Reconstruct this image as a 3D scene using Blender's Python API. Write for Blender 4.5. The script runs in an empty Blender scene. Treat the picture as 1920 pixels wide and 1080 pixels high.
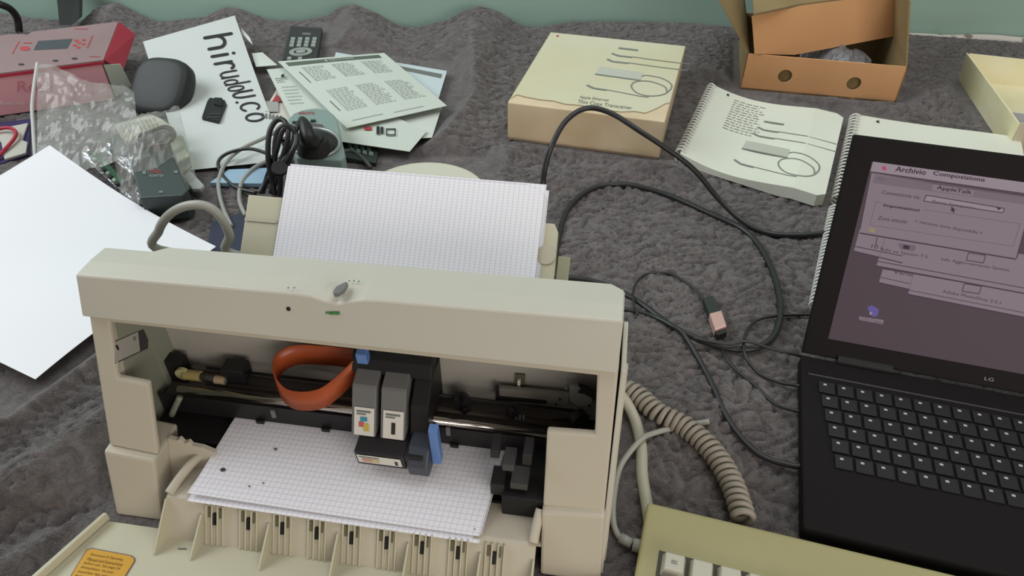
import bpy, bmesh, math, random
import numpy as np
from mathutils import Vector, Matrix, geometry
random.seed(4); np.random.seed(4)
SC = bpy.context.scene
COL = SC.collection
# ------------------------------------------------------------------ camera, world, lights, exposure
CAM_H = 0.4911; PITCH = math.radians(40.0); FPX = 1410.0
cam_d = bpy.data.cameras.new('camera'); cam_d.sensor_width = 36.0; cam_d.lens = 36.0 * FPX / 1920.0
cam_d.clip_start = 0.01; cam_d.clip_end = 30
cam = bpy.data.objects.new('camera', cam_d); COL.objects.link(cam)
cam.location = (0, 0, CAM_H); cam.rotation_euler = (math.radians(90) - PITCH, 0, 0)
SC.camera = cam
SC.view_settings.view_transform = 'Standard'; SC.view_settings.look = 'None'
SC.view_settings.exposure = 0.0; SC.view_settings.gamma = 1.0; SC.view_settings.use_curve_mapping = False
W = bpy.data.worlds.new('room_light'); SC.world = W; W.use_nodes = True
W.node_tree.nodes['Background'].inputs[0].default_value = (1.0, 0.90, 0.84, 1)
W.node_tree.nodes['Background'].inputs[1].default_value = 0.28
def area(name, loc, target, size, size_y, power, color):
    d = bpy.data.lights.new(name, 'AREA'); d.shape = 'RECTANGLE'; d.size = size; d.size_y = size_y
    d.energy = power; d.color = color
    o = bpy.data.objects.new(name, d); COL.objects.link(o); o.location = loc
    o.rotation_euler = (Vector(target) - Vector(loc)).to_track_quat('-Z', 'Y').to_euler()
    return o
area('window_daylight', (-1.25, 0.90, 1.05), (0.30, 0.85, 0.0), 1.1, 0.8, 16, (0.90, 0.97, 1.0))
area('ceiling_bounce', (0.50, 0.90, 1.45), (0.30, 1.0, 0), 1.4, 0.8, 10, (0.97, 0.98, 0.98))
area('room_fill', (0.75, -0.95, 0.50), (0.20, 0.9, 0.10), 1.2, 0.6, 12.5, (1.0, 0.92, 0.82))

# ------------------------------------------------------------------ measuring helpers
CP = Vector((0, 0, CAM_H))
FW = Vector((0, math.cos(PITCH), -math.sin(PITCH))); DN = Vector((0, -math.sin(PITCH), -math.cos(PITCH))); RT = Vector((1, 0, 0))
def ray(x, y): return FW + RT * ((x - 960) / FPX) + DN * ((y - 540) / FPX)
def G(x, y, z=0.0):                       # point of the level z seen along a measured direction
    r = ray(x, y); return CP + r * ((z - CAM_H) / r.z)
def PLN(x, y, P, N):
    r = ray(x, y); return CP + r * ((P - CP).dot(N) / r.dot(N))
YAW = math.radians(8.618)
EX = Vector((math.cos(YAW), -math.sin(YAW), 0)); EY = Vector((math.sin(YAW), math.cos(YAW), 0)); EZ = Vector((0, 0, 1))
O0 = Vector((-0.29204, 0.32628, 0))
def L(a, b, c): return O0 + EX * a + EY * b + EZ * c
LEAN = math.tan(math.radians(20.0))
def PF(x, y):                             # (a, c) on the printer's leaning front plane
    N = EX.cross(EY * LEAN + EZ); p = PLN(x, y, O0, N) - O0
    return p.dot(EX), p.z
def PB(x, y, b):                          # (a, c) on the upright plane at depth b
    p = PLN(x, y, L(0, b, 0), EY) - O0; return p.dot(EX), p.z

# ------------------------------------------------------------------ materials
def lin(c):
    c = c / 255.0
    return c / 12.92 if c <= 0.04045 else ((c + 0.055) / 1.055) ** 2.4
def rgb(r, g, b): return (lin(r), lin(g), lin(b), 1)
MATS = {}
def mat(name, col, rough=0.5, metal=0.0, var=0.0, vscale=8, bump=0.0, bscale=60, emit=None, es=1.0, alpha=None, spec=0.4, col2=None, sheen=0.0, coat=0.0):
    if name in MATS: return MATS[name]
    m = bpy.data.materials.new(name); m.use_nodes = True; nt = m.node_tree; bs = nt.nodes['Principled BSDF']
    bs.inputs['Base Color'].default_value = rgb(*col); bs.inputs['Roughness'].default_value = rough
    bs.inputs['Metallic'].default_value = metal; bs.inputs['Specular IOR Level'].default_value = spec
    bs.inputs['Sheen Weight'].default_value = sheen; bs.inputs['Coat Weight'].default_value = coat
    tc = nt.nodes.new('ShaderNodeTexCoord')
    if var or col2:
        n = nt.nodes.new('ShaderNodeTexNoise'); n.inputs['Scale'].default_value = vscale; n.inputs['Detail'].default_value = 5
        nt.links.new(tc.outputs['Object'], n.inputs['Vector'])
        r = nt.nodes.new('ShaderNodeValToRGB'); r.color_ramp.elements[0].position = 0.35; r.color_ramp.elements[1].position = 0.7
        c2 = col2 if col2 else tuple(max(0, v * (1 - var)) for v in col)
        r.color_ramp.elements[0].color = rgb(*c2); r.color_ramp.elements[1].color = rgb(*col)
        nt.links.new(n.outputs['Fac'], r.inputs[0]); nt.links.new(r.outputs[0], bs.inputs['Base Color'])
    if bump:
        n = nt.nodes.new('ShaderNodeTexNoise'); n.inputs['Scale'].default_value = bscale; n.inputs['Detail'].default_value = 4
        nt.links.new(tc.outputs['Object'], n.inputs['Vector'])
        b = nt.nodes.new('ShaderNodeBump'); b.inputs['Strength'].default_value = bump; b.inputs['Distance'].default_value = 0.001
        nt.links.new(n.outputs['Fac'], b.inputs['Height']); nt.links.new(b.outputs[0], bs.inputs['Normal'])
    if emit: bs.inputs['Emission Color'].default_value = rgb(*emit); bs.inputs['Emission Strength'].default_value = es
    if alpha is not None: bs.inputs['Alpha'].default_value = alpha
    MATS[name] = m; return m
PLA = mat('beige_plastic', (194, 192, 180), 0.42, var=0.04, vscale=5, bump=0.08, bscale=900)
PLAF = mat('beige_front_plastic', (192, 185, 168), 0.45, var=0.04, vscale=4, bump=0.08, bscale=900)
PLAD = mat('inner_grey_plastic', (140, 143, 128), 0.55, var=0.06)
PLAT = mat('tray_plastic', (196, 192, 168), 0.5, var=0.04)
BLK = mat('black_plastic', (34, 32, 34), 0.45, var=0.2)
BLKM = mat('black_matte_plastic', (26, 25, 27), 0.6, var=0.2)
DGR = mat('dark_grey_plastic', (70, 70, 70), 0.5)
GRY = mat('grey_plastic', (112, 112, 112), 0.5)
STEEL = mat('polished_steel', (205, 200, 195), 0.14, metal=1.0)
PLATE = mat('grey_sheet_metal', (168, 165, 158), 0.5, metal=0.0, var=0.05)
ORG = mat('orange_ribbon_film', (178, 84, 44), 0.35, var=0.15, vscale=20)
BLUE = mat('blue_plastic', (95, 130, 190), 0.4)
PAPER = mat('white_paper', (232, 233, 238), 0.8, var=0.01)
PAPER2 = mat('off_white_paper', (205, 211, 203), 0.8, var=0.03, vscale=10)
LBL = mat('label_white', (215, 212, 205), 0.5)
INK = mat('black_ink', (40, 40, 42), 0.6)
GINK = mat('grey_ink', (112, 116, 112), 0.7)
LINK = mat('faint_ink', (165, 172, 165), 0.7)
RINK = mat('red_ink', (170, 60, 66), 0.6)
GRN = mat('green_ink', (58, 120, 62), 0.5)
YEL = mat('yellow_label', (212, 158, 42), 0.5, var=0.05)
OLV = mat('olive_ink', (120, 92, 20), 0.6)
CABB = mat('black_cable_rubber', (38, 37, 39), 0.38, spec=0.5)
CABG = mat('grey_cable', (158, 158, 150), 0.42)
CABE = mat('beige_cable', (176, 172, 155), 0.45)
CREAM = mat('cream_card', (212, 209, 186), 0.7, col2=(204, 200, 168), vscale=6, bump=0.1, bscale=300)
CREAMF = mat('aged_tan_card', (220, 202, 172), 0.75, col2=(202, 180, 146), vscale=14, bump=0.1, bscale=300)
STAIN = mat('brown_stain', (150, 132, 92), 0.8, alpha=0.55)
CARD = mat('orange_cardboard', (216, 166, 118), 0.75, col2=(206, 154, 106), vscale=7, bump=0.15, bscale=200)
CARDI = mat('brown_cardboard_inside', (150, 130, 92), 0.8, col2=(132, 112, 78), vscale=9)
SHADEK = mat('dark_hole_grey', (92, 88, 72), 0.8)
PINK = mat('pink_card', (214, 158, 166), 0.55, var=0.03)
PINKD = mat('dusty_pink_card', (142, 116, 118), 0.5, var=0.04)
REDC = mat('crimson_card', (176, 42, 66), 0.5, var=0.05)

def grid_paper():
    m = bpy.data.materials.new('squared_paper'); m.use_nodes = True; nt = m.node_tree; bs = nt.nodes['Principled BSDF']
    bs.inputs['Roughness'].default_value = 0.8
    uv = nt.nodes.new('ShaderNodeUVMap'); sep = nt.nodes.new('ShaderNodeSeparateXYZ'); nt.links.new(uv.outputs[0], sep.inputs[0])
    outs = []
    for k in (0, 1):
        d = nt.nodes.new('ShaderNodeMath'); d.operation = 'MULTIPLY'; d.inputs[1].default_value = 250.0
        f = nt.nodes.new('ShaderNodeMath'); f.operation = 'FRACT'
        c = nt.nodes.new('ShaderNodeMath'); c.operation = 'LESS_THAN'; c.inputs[1].default_value = 0.09
        nt.links.new(sep.outputs[k], d.inputs[0]); nt.links.new(d.outputs[0], f.inputs[0]); nt.links.new(f.outputs[0], c.inputs[0]); outs.append(c)
    mx = nt.nodes.new('ShaderNodeMath'); mx.operation = 'MAXIMUM'
    nt.links.new(outs[0].outputs[0], mx.inputs[0]); nt.links.new(outs[1].outputs[0], mx.inputs[1])
    mc = nt.nodes.new('ShaderNodeMix'); mc.data_type = 'RGBA'
    mc.inputs[6].default_value = rgb(234, 234, 240); mc.inputs[7].default_value = rgb(192, 195, 209)
    nt.links.new(mx.outputs[0], mc.inputs[0]); nt.links.new(mc.outputs[2], bs.inputs['Base Color'])
    return m
GRIDP = grid_paper()

# ------------------------------------------------------------------ building helpers
def root(name, loc, label, cat, group=None):
    o = bpy.data.objects.new(name, None); COL.objects.link(o); o.location = loc; o.empty_display_size = 0.02
    o['label'] = label; o['category'] = cat
    if group: o['group'] = group
    o['_w'] = tuple(loc)
    return o
def org(parent):
    while parent is not None and parent.parent is not None: parent = parent.parent
    return Vector(parent.location) if parent is not None else Vector((0, 0, 0))
def add(name, verts, faces, m, parent=None, smooth=False, bevel=0, label=None, kind=None, uvs=None, seg=2, fix=True):
    w = org(parent)
    me = bpy.data.meshes.new(name)
    me.from_pydata([tuple(Vector(v) - w) for v in verts], [], faces)
    if uvs is not None:
        ul = me.uv_layers.new(name='UVMap')
        for i, l in enumerate(me.loops): ul.data[i].uv = uvs[l.vertex_index]
    if fix:
        bm = bmesh.new(); bm.from_mesh(me); bmesh.ops.recalc_face_normals(bm, faces=bm.faces)
        if bevel: 
            ed = [e for e in bm.edges if len(e.link_faces) == 2 and e.calc_face_angle(0) > 0.5]
            bmesh.ops.bevel(bm, geom=ed, offset=bevel, segments=seg, profile=0.6, affect='EDGES', clamp_overlap=True)
        bm.to_mesh(me); bm.free()
    if smooth:
        for p in me.polygons: p.use_smooth = True
    me.materials.append(m)
    o = bpy.data.objects.new(name, me); COL.objects.link(o)
    if parent is not None: o.parent = parent
    if label: o['label'] = label
    if kind: o['kind'] = kind
    return o
def thing1(o, label, cat, group=None):
    # give a single-mesh thing its origin at its base centre
    me = o.data; n = len(me.vertices); co = np.empty(n * 3, 'f'); me.vertices.foreach_get('co', co); co = co.reshape(-1, 3)
    c = Vector(((co[:, 0].min() + co[:, 0].max()) / 2, (co[:, 1].min() + co[:, 1].max()) / 2, co[:, 2].min()))
    me.transform(Matrix.Translation(-c)); o.location = c
    o['label'] = label; o['category'] = cat
    if group: o['group'] = group
    return o
def hexa(p, q):      # two matching polygons -> closed prism
    n = len(p); v = list(p) + list(q)
    f = [tuple(range(n))[::-1], tuple(range(n, 2 * n))] + [(i, (i + 1) % n, n + (i + 1) % n, n + i) for i in range(n)]
    return v, f
def prism(name, poly, d, m, parent=None, **k):      # polygon pushed along the vector d
    p = [Vector(v) for v in poly]; v, f = hexa(p, [x + Vector(d) for x in p]); return add(name, v, f, m, parent, **k)
def boxl(name, a0, a1, b0, b1, c0, c1, m, parent=None, **k):
    return prism(name, [L(a0, b0, c0), L(a1, b0, c0), L(a1, b1, c0), L(a0, b1, c0)], (0, 0, c1 - c0), m, parent, **k)
def frontp(name, ac, off0, off1, m, parent, **k):   # outline in (a,c) on the leaning front plane
    p = [L(a, LEAN * c + off0, c) for a, c in ac]; q = [L(a, LEAN * c + off1, c) for a, c in ac]
    v, f = hexa(p, q); return add(name, v, f, m, parent, **k)
def sidep(name, bc, a0, a1, m, parent, **k):        # outline in (b,c) pushed across
    p = [L(a0, b, c) for b, c in bc]; q = [L(a1, b, c) for b, c in bc]
    v, f = hexa(p, q); return add(name, v, f, m, parent, **k)
def merge(parts):
    V = []; F = []
    for v, f in parts:
        n = len(V); V += list(v); F += [tuple(i + n for i in x) for x in f]
    return V, F
def boxvf(P, U, V_, N):   # corner + three edge vectors
    p = [P, P + U, P + U + V_, P + V_]; return hexa(p, [x + N for x in p])
def catmull(pts, n=8, closed=False):
    P = [Vector(p) for p in pts]; out = []
    m = len(P)
    for i in range(m if closed else m - 1):
        if closed: p0, p1, p2, p3 = P[(i - 1) % m], P[i], P[(i + 1) % m], P[(i + 2) % m]
        else: p0, p1, p2, p3 = P[max(i - 1, 0)], P[i], P[i + 1], P[min(i + 2, m - 1)]
        for k in range(n):
            t = k / n
            out.append(0.5 * ((2 * p1) + (p2 - p0) * t + (2 * p0 - 5 * p1 + 4 * p2 - p3) * t * t + (3 * p1 - p0 - 3 * p2 + p3) * t ** 3))
    if not closed: out.append(P[-1])
    return out
def tubevf(path, r, ns=10, closed=False):
    n = len(path); V = []; F = []
    t0 = (path[1] - path[0]).normalized(); up = Vector((0, 0, 1)) if abs(t0.z) < 0.9 else Vector((1, 0, 0))
    nrm = t0.cross(up).normalized()
    for i in range(n):
        if closed: t = (path[(i + 1) % n] - path[i - 1]).normalized()
        else: t = (path[min(i + 1, n - 1)] - path[max(i - 1, 0)]).normalized()
        nrm = (nrm - t * nrm.dot(t)).normalized(); b = t.cross(nrm)
        rr = r(i / (n - 1)) if callable(r) else r
        for k in range(ns):
            a = 2 * math.pi * k / ns; V.append(path[i] + (nrm * math.cos(a) + b * math.sin(a)) * rr)
    for i in range(n if closed else n - 1):
        j = (i + 1) % n
        for k in range(ns):
            F.append((i * ns + k, i * ns + (k + 1) % ns, j * ns + (k + 1) % ns, j * ns + k))
    if not closed: F.append(tuple(range(ns))[::-1]); F.append(tuple(range((n - 1) * ns, n * ns)))
    return V, F
def tube(name, pts, r, m, parent=None, n=8, ns=10, closed=False, straight=False, **k):
    path = [Vector(p) for p in pts] if straight else catmull(pts, n, closed)
    V, F = tubevf(path, r, ns, closed); return add(name, V, F, m, parent, smooth=True, **k)
def cylvf(c, axis, r, h, ns=20, r2=None):
    axis = Vector(axis).normalized(); u = axis.orthogonal().normalized(); w = axis.cross(u); c = Vector(c)
    r2 = r if r2 is None else r2
    p = [c + (u * math.cos(2 * math.pi * i / ns) + w * math.sin(2 * math.pi * i / ns)) * r for i in range(ns)]
    q = [c + axis * h + (u * math.cos(2 * math.pi * i / ns) + w * math.sin(2 * math.pi * i / ns)) * r2 for i in range(ns)]
    return hexa(p, q)
def cyl(name, c, axis, r, h, m, parent=None, ns=20, r2=None, **k):
    V, F = cylvf(c, axis, r, h, ns, r2); return add(name, V, F, m, parent, **k)
def quadf(c4):          # bilinear map of the unit square onto four corners: (0,0) (1,0) (1,1) (0,1)
    A, B, C_, D = [Vector(c) for c in c4]
    return lambda u, v: A * (1 - u) * (1 - v) + B * u * (1 - v) + C_ * u * v + D * (1 - u) * v
def sheet(name, f, m, parent=None, nu=14, nv=14, size=(0.21, 0.297), th=0.0004, **k):
    V = []; UV = []
    for s in (0, 1):
        for j in range(nv + 1):
            for i in range(nu + 1):
                p = f(i / nu, j / nv); V.append(p - Vector((0, 0, th * s))); UV.append((i / nu * size[0] + 0.003, j / nv * size[1] + 0.002))
    n1 = (nu + 1) * (nv + 1); F = []
    for j in range(nv):
        for i in range(nu):
            a = j * (nu + 1) + i; F.append((a, a + 1, a + nu + 2, a + nu + 1)); F.append((n1 + a, n1 + a + nu + 1, n1 + a + nu + 2, n1 + a + 1))
    rim = [i for i in range(nu + 1)] + [j * (nu + 1) + nu for j in range(1, nv + 1)] + [nv * (nu + 1) + i for i in range(nu - 1, -1, -1)] + [j * (nu + 1) for j in range(nv - 1, 0, -1)]
    for i in range(len(rim)):
        a, b = rim[i], rim[(i + 1) % len(rim)]; F.append((a, n1 + a, n1 + b, b))
    return add(name, V, F, m, parent, uvs=UV, fix=False, smooth=False, **k)
def fnormal(f, u, v):
    e = 0.01; n = (f(u + e, v) - f(u - e, v)).cross(f(u, v + e) - f(u, v - e))
    n.normalize(); return n if n.dot(CP - f(u, v)) > 0 else -n
def strips(name, f, rects, m, parent, off=0.0004, nu=6, **k):   # flat printed bars (u0,v0,u1,v1) laid on the surface f
    V = []; F = []
    for (u0, v0, u1, v1) in rects:
        n = len(V)
        for i in range(nu + 1):
            u = u0 + (u1 - u0) * i / nu
            for v in (v0, v1): V.append(f(u, v) + fnormal(f, u, v) * off)
        for i in range(nu): F.append((n + 2 * i, n + 2 * i + 1, n + 2 * i + 3, n + 2 * i + 2))
    return add(name, V, F, m, parent, fix=False, **k)
def textpts(s, bold=0.0, shear=0.0, spacing=1.0):
    cu = bpy.data.curves.new('t', 'FONT'); cu.body = s; cu.offset = bold; cu.shear = shear; cu.space_character = spacing; cu.resolution_u = 3
    ob = bpy.data.objects.new('t', cu); COL.objects.link(ob)
    dg = bpy.context.evaluated_depsgraph_get(); me = bpy.data.meshes.new_from_object(ob.evaluated_get(dg))
    vs = [v.co.copy() for v in me.vertices]; fs = [tuple(p.vertices) for p in me.polygons]
    bpy.data.objects.remove(ob); bpy.data.curves.remove(cu); bpy.data.meshes.remove(me)
    return vs, fs
def text_on(name, s, f, u0, v0, u1, v1, m, parent, off=0.0005, **k):    # v0 = baseline side, v1 = top side
    vs, fs = textpts(s, k.pop('bold', 0.0), k.pop('shear', 0.0), k.pop('spacing', 1.0))
    x0 = min(v.x for v in vs); x1 = max(v.x for v in vs); y0 = min(v.y for v in vs); y1 = max(v.y for v in vs)
    V = []
    for v in vs:
        u = u0 + (u1 - u0) * (v.x - x0) / (x1 - x0); w = v0 + (v1 - v0) * (v.y - y0) / (y1 - y0)
        V.append(f(u, w) + fnormal(f, u, w) * off)
    return add(name, V, fs, m, parent, fix=False, **k)
def ident(z): return lambda u, v: G(u, v, z)
def apple_vf():          # small bitten-apple emblem in the unit square, as polygons
    out = []
    body = []
    for i in range(28):
        a = 2 * math.pi * i / 28 + math.pi / 2; r = 0.36 + 0.03 * math.cos(2 * a); x = 0.5 + r * math.cos(a) * 1.05; y = 0.42 + r * math.sin(a)
        if abs(a - math.pi / 2) < 0.15 or abs(a - 2.5 * math.pi) < 0.15: y -= 0.06
        if x > 0.72 and 0.3 < y < 0.66: x = 0.72 - 0.10 * math.cos((y - 0.48) * 7)
        body.append((x, y))
    leaf = [(0.5, 0.80), (0.54, 0.92), (0.66, 1.0), (0.64, 0.88)]
    return [body, leaf]
def emblem(name, f, u0, v0, u1, v1, m, parent, off=0.0005):
    V = []; F = []
    for poly in apple_vf():
        n = len(V)
        for x, y in poly:
            u = u0 + (u1 - u0) * x; v = v0 + (v1 - v0) * y; V.append(f(u, v) + fnormal(f, u, v) * off)
        F.append(tuple(range(n, len(V))))
    return add(name, V, F, m, parent, fix=False)

# ------------------------------------------------------------------ noise for the blanket
_P = np.random.RandomState(7).permutation(512); _P = np.concatenate([_P, _P, _P])
def noise2(x, y):
    xi = np.floor(x).astype(int); yi = np.floor(y).astype(int); xf = x - xi; yf = y - yi
    u = xf * xf * xf * (xf * (xf * 6 - 15) + 10); v = yf * yf * yf * (yf * (yf * 6 - 15) + 10)
    def g(ix, iy, dx, dy):
        h = _P[(_P[ix & 511] + iy) & 511]; a = h * (2 * math.pi / 512); return np.cos(a) * dx + np.sin(a) * dy
    a = g(xi, yi, xf, yf); b = g(xi + 1, yi, xf - 1, yf); c = g(xi, yi + 1, xf, yf - 1); d = g(xi + 1, yi + 1, xf - 1, yf - 1)
    return (a + u * (b - a)) + v * ((c + u * (d - c)) - (a + u * (b - a)))

# ================================================================== STRUCTURE
def mint():
    m = mat('mint_wall_paint', (164, 194, 180), 0.85, var=0.05, vscale=3, bump=0.15, bscale=80); return m
WY = math.radians(-3.5)
wd = Vector((math.cos(WY), math.sin(WY), 0)); wn = Vector((-wd.y, wd.x, 0))
w0 = Vector((0, 1.353, 0))
o = add('wall_back', *boxvf(w0 - wd * 2.2 - EZ * 0.5, wd * 4.4, wn * 0.1, EZ * 3.0), mint()); o['kind'] = 'structure'
o = add('floor', *boxvf(Vector((-2.4, -1.6, -0.56)), Vector((4.8, 0, 0)), Vector((0, 3.3, 0)), Vector((0, 0, 0.06))), mat('wood_floor', (120, 96, 72), 0.5, var=0.2)); o['kind'] = 'structure'

# mattress with a floral sheet showing along the wall
floral_m = None
def floral():
    m = bpy.data.materials.new('floral_sheet_cotton'); m.use_nodes = True; nt = m.node_tree; bs = nt.nodes['Principled BSDF']; bs.inputs['Roughness'].default_value = 0.9
    tc = nt.nodes.new('ShaderNodeTexCoord'); v = nt.nodes.new('ShaderNodeTexVoronoi'); v.inputs['Scale'].default_value = 45
    nt.links.new(tc.outputs['Object'], v.inputs['Vector']); r = nt.nodes.new('ShaderNodeValToRGB')
    e = r.color_ramp.elements; e[0].position = 0.15; e[0].color = rgb(150, 110, 110); e[1].position = 0.4; e[1].color = rgb(206, 200, 192)
    x = e.new(0.25); x.color = rgb(120, 135, 120)
    nt.links.new(v.outputs['Distance'], r.inputs[0]); nt.links.new(r.outputs[0], bs.inputs['Base Color']); return m
floral_m = floral()
mt = root('bed', (0.1, 0.5, -0.5), 'bed with a floral sheet edge showing below the mint wall', 'bed')
p0 = w0 - wd * 1.5 - wn * 1.46 + EZ * (-0.26)
add('mattress', *boxvf(p0, wd * 3.2, wn * 1.445, EZ * 0.228), floral_m, mt, bevel=0.01, seg=3)
tube('sheet_edge', [w0 + wd * t - wn * (.016 + .002 * math.sin(t * 30)) + EZ * (-.0265 + .0015 * math.sin(t * 47)) for t in [.25 + k * .03 for k in range(36)]], .0125, floral_m, mt, n=2)
add('bed_base', *boxvf(p0 - EZ * 0.24 + wn * 0.03 + wd * 0.03, wd * 3.14, wn * 1.4, EZ * 0.235), mat('base_fabric', (90, 80, 72), 0.8), mt, bevel=0.01)

# ------------------------------------------------------------------ blanket (its height is limited under what lies on it)
FOOT = []
def foot(pts, z=-0.0006): FOOT.append(([(p[0], p[1]) for p in pts], z))
def sagz(x, y): return 0.0
foot([L(-0.01, -0.01, 0), L(0.365, -0.01, 0), L(0.365, 0.2, 0), L(-0.01, 0.2, 0)])
foot([L(-0.02, -0.18, 0), L(0.37, -0.18, 0), L(0.37, 0.0, 0), L(-0.02, 0.0, 0)])
CRA = Vector((-0.0057, 0.8916, 0)); CRU = Vector((math.cos(math.radians(-15.3)), math.sin(math.radians(-15.3)), 0)); CRV = Vector((-CRU.y, CRU.x, 0))
foot([CRA, CRA + CRU * 0.202, CRA + CRU * 0.202 + CRV * 0.243, CRA + CRV * 0.243])
ORA = Vector((0.3383, 1.0463, 0)); ORU = Vector((math.cos(math.radians(-12.3)), math.sin(math.radians(-12.3)), 0)); ORV = Vector((-ORU.y, ORU.x, 0))
foot([ORA, ORA + ORU * 0.222, ORA + ORU * 0.222 + ORV * 0.17, ORA + ORV * 0.17])
M1 = [G(1270, 295, .0), G(1545, 382, .0), G(1583, 218, .0), G(1328, 160, 0)]; foot(M1)
LAP = Vector((0.2569, 0.474, 0)); LU = Vector((math.cos(math.radians(-15.96)), math.sin(math.radians(-15.96)), 0)); LV = Vector((-LU.y, LU.x, 0))
foot([LAP - LV * 0.18, LAP + LU * 0.33 - LV * 0.18, LAP + LU * 0.33 + LV * 0.02, LAP + LV * 0.02])
foot([G(1560, 570, 0), LAP + LU * 0.3, LAP + LU * 0.34 + LV * 0.36, G(1600, 205, 0)])
PKA = Vector((-0.5753, 1.0094, 0)); PKU = Vector((math.cos(math.radians(19.8)), math.sin(math.radians(19.8)), 0)); PKV = Vector((-PKU.y, PKU.x, 0))
foot([PKA - PKU * 0.4, PKA + PKU * 0.02, PKA + PKU * 0.02 + PKV * 0.15, PKA - PKU * 0.4 + PKV * 0.15])
foot([G(60, 290), G(420, 470), G(40, 740), G(-330, 560)], -0.002)
foot([G(100, 400), G(380, 400), G(400, 250), G(200, 170), G(60, 230)], -0.001)
foot([G(250, 215), G(380, 215), G(380, 90), G(250, 90)], -0.001)
foot([G(350, 322), G(540, 305), G(520, 160), G(290, 160)], 0.0)
foot([G(470, 250), G(760, 290), G(850, 190), G(835, 120), G(620, 95), G(500, 115)], 0.0)
foot([G(520, 330), G(720, 340), G(720, 210), G(530, 200)], -0.001)
foot([G(660, 350), G(930, 400), G(900, 300), G(700, 300)], -0.001)
foot([G(520, 130), G(620, 130), G(615, 50), G(535, 45)], 0.004)
foot([G(1790, 150), G(1880, 300), G(2200, 300), G(2100, 80), G(1810, 80)], 0.0)
KBY = math.radians(-16.0); KBU = Vector((math.cos(KBY), math.sin(KBY), 0)); KBV = Vector((-KBU.y, KBU.x, 0)); KBT = Vector((0.0995, 0.3225, 0))
foot([KBT, KBT + KBU * 0.4, KBT + KBU * 0.4 - KBV * 0.15, KBT - KBV * 0.15])
RIDGE = []
def ridge(pts, w, h):
    for a, b in zip(pts[:-1], pts[1:]): RIDGE.append((G(*a), G(*b), w, h))
RG = [([(-260, 900), (-40, 795), (60, 735), (175, 640)], .020, .044), ([(-200, 1060), (0, 935), (120, 880), (225, 800)], .018, .026),
      ([(-100, 1150), (60, 1070), (190, 1010), (300, 950)], .013, .020), ([(-100, 1010), (20, 960), (210, 870)], .012, .010),
      ([(790, 300), (830, 235), (858, 160), (900, 60), (905, 30)], .030, .030), ([(700, 110), (665, 60), (660, 30)], .03, .03),
      ([(930, 300), (1010, 283), (1110, 292), (1215, 312)], .014, .014), ([(1010, 345), (1120, 330), (1260, 325)], .018, .008),
      ([(1290, 110), (1330, 140), (1400, 200)], .03, .010), ([(1500, 200), (1640, 205), (1790, 180), (1880, 150)], .030, .016),
      ([(1060, 640), (1150, 610), (1260, 640)], .02, .004), ([(1180, 900), (1260, 800), (1400, 740)], .02, .005),
      ([(940, 320), (900, 350), (880, 330)], .02, .01), ([(1500, 520), (1300, 480), (1150, 470)], .05, .004)]
SILH = [(-200, 30), (0, 25), (60, 35), (150, 40), (190, 12), (225, 6), (262, 28), (290, 42), (330, 38), (385, 32), (425, 14), (455, 18), (500, 38), (560, 40), (615, 30), (640, 14), (668, 9), (700, 22), (745, 48), (780, 52), (840, 38), (870, 20), (900, 12), (935, 22), (975, 48), (1000, 54), (1040, 46), (1080, 41), (1200, 41), (1300, 44), (1380, 51), (1500, 58), (1700, 64), (1800, 72), (1920, 80), (2300, 105)]
def silz(x, y):
    """height the crest must have at depth y for the measured outline"""
    sx = np.array([s[0] for s in SILH], float); sy = np.array([s[1] for s in SILH], float)
    zc = y * math.cos(PITCH) + CAM_H * math.sin(PITCH)
    px = 960 + FPX * x / zc; t = np.interp(px, sx, sy); v = (t - 540) / FPX
    # ray through (px,t): z = H - Y * (sin + v cos)/(cos - v sin)
    return CAM_H - y * (math.sin(PITCH) + v * math.cos(PITCH)) / (math.cos(PITCH) - v * math.sin(PITCH))
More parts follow.
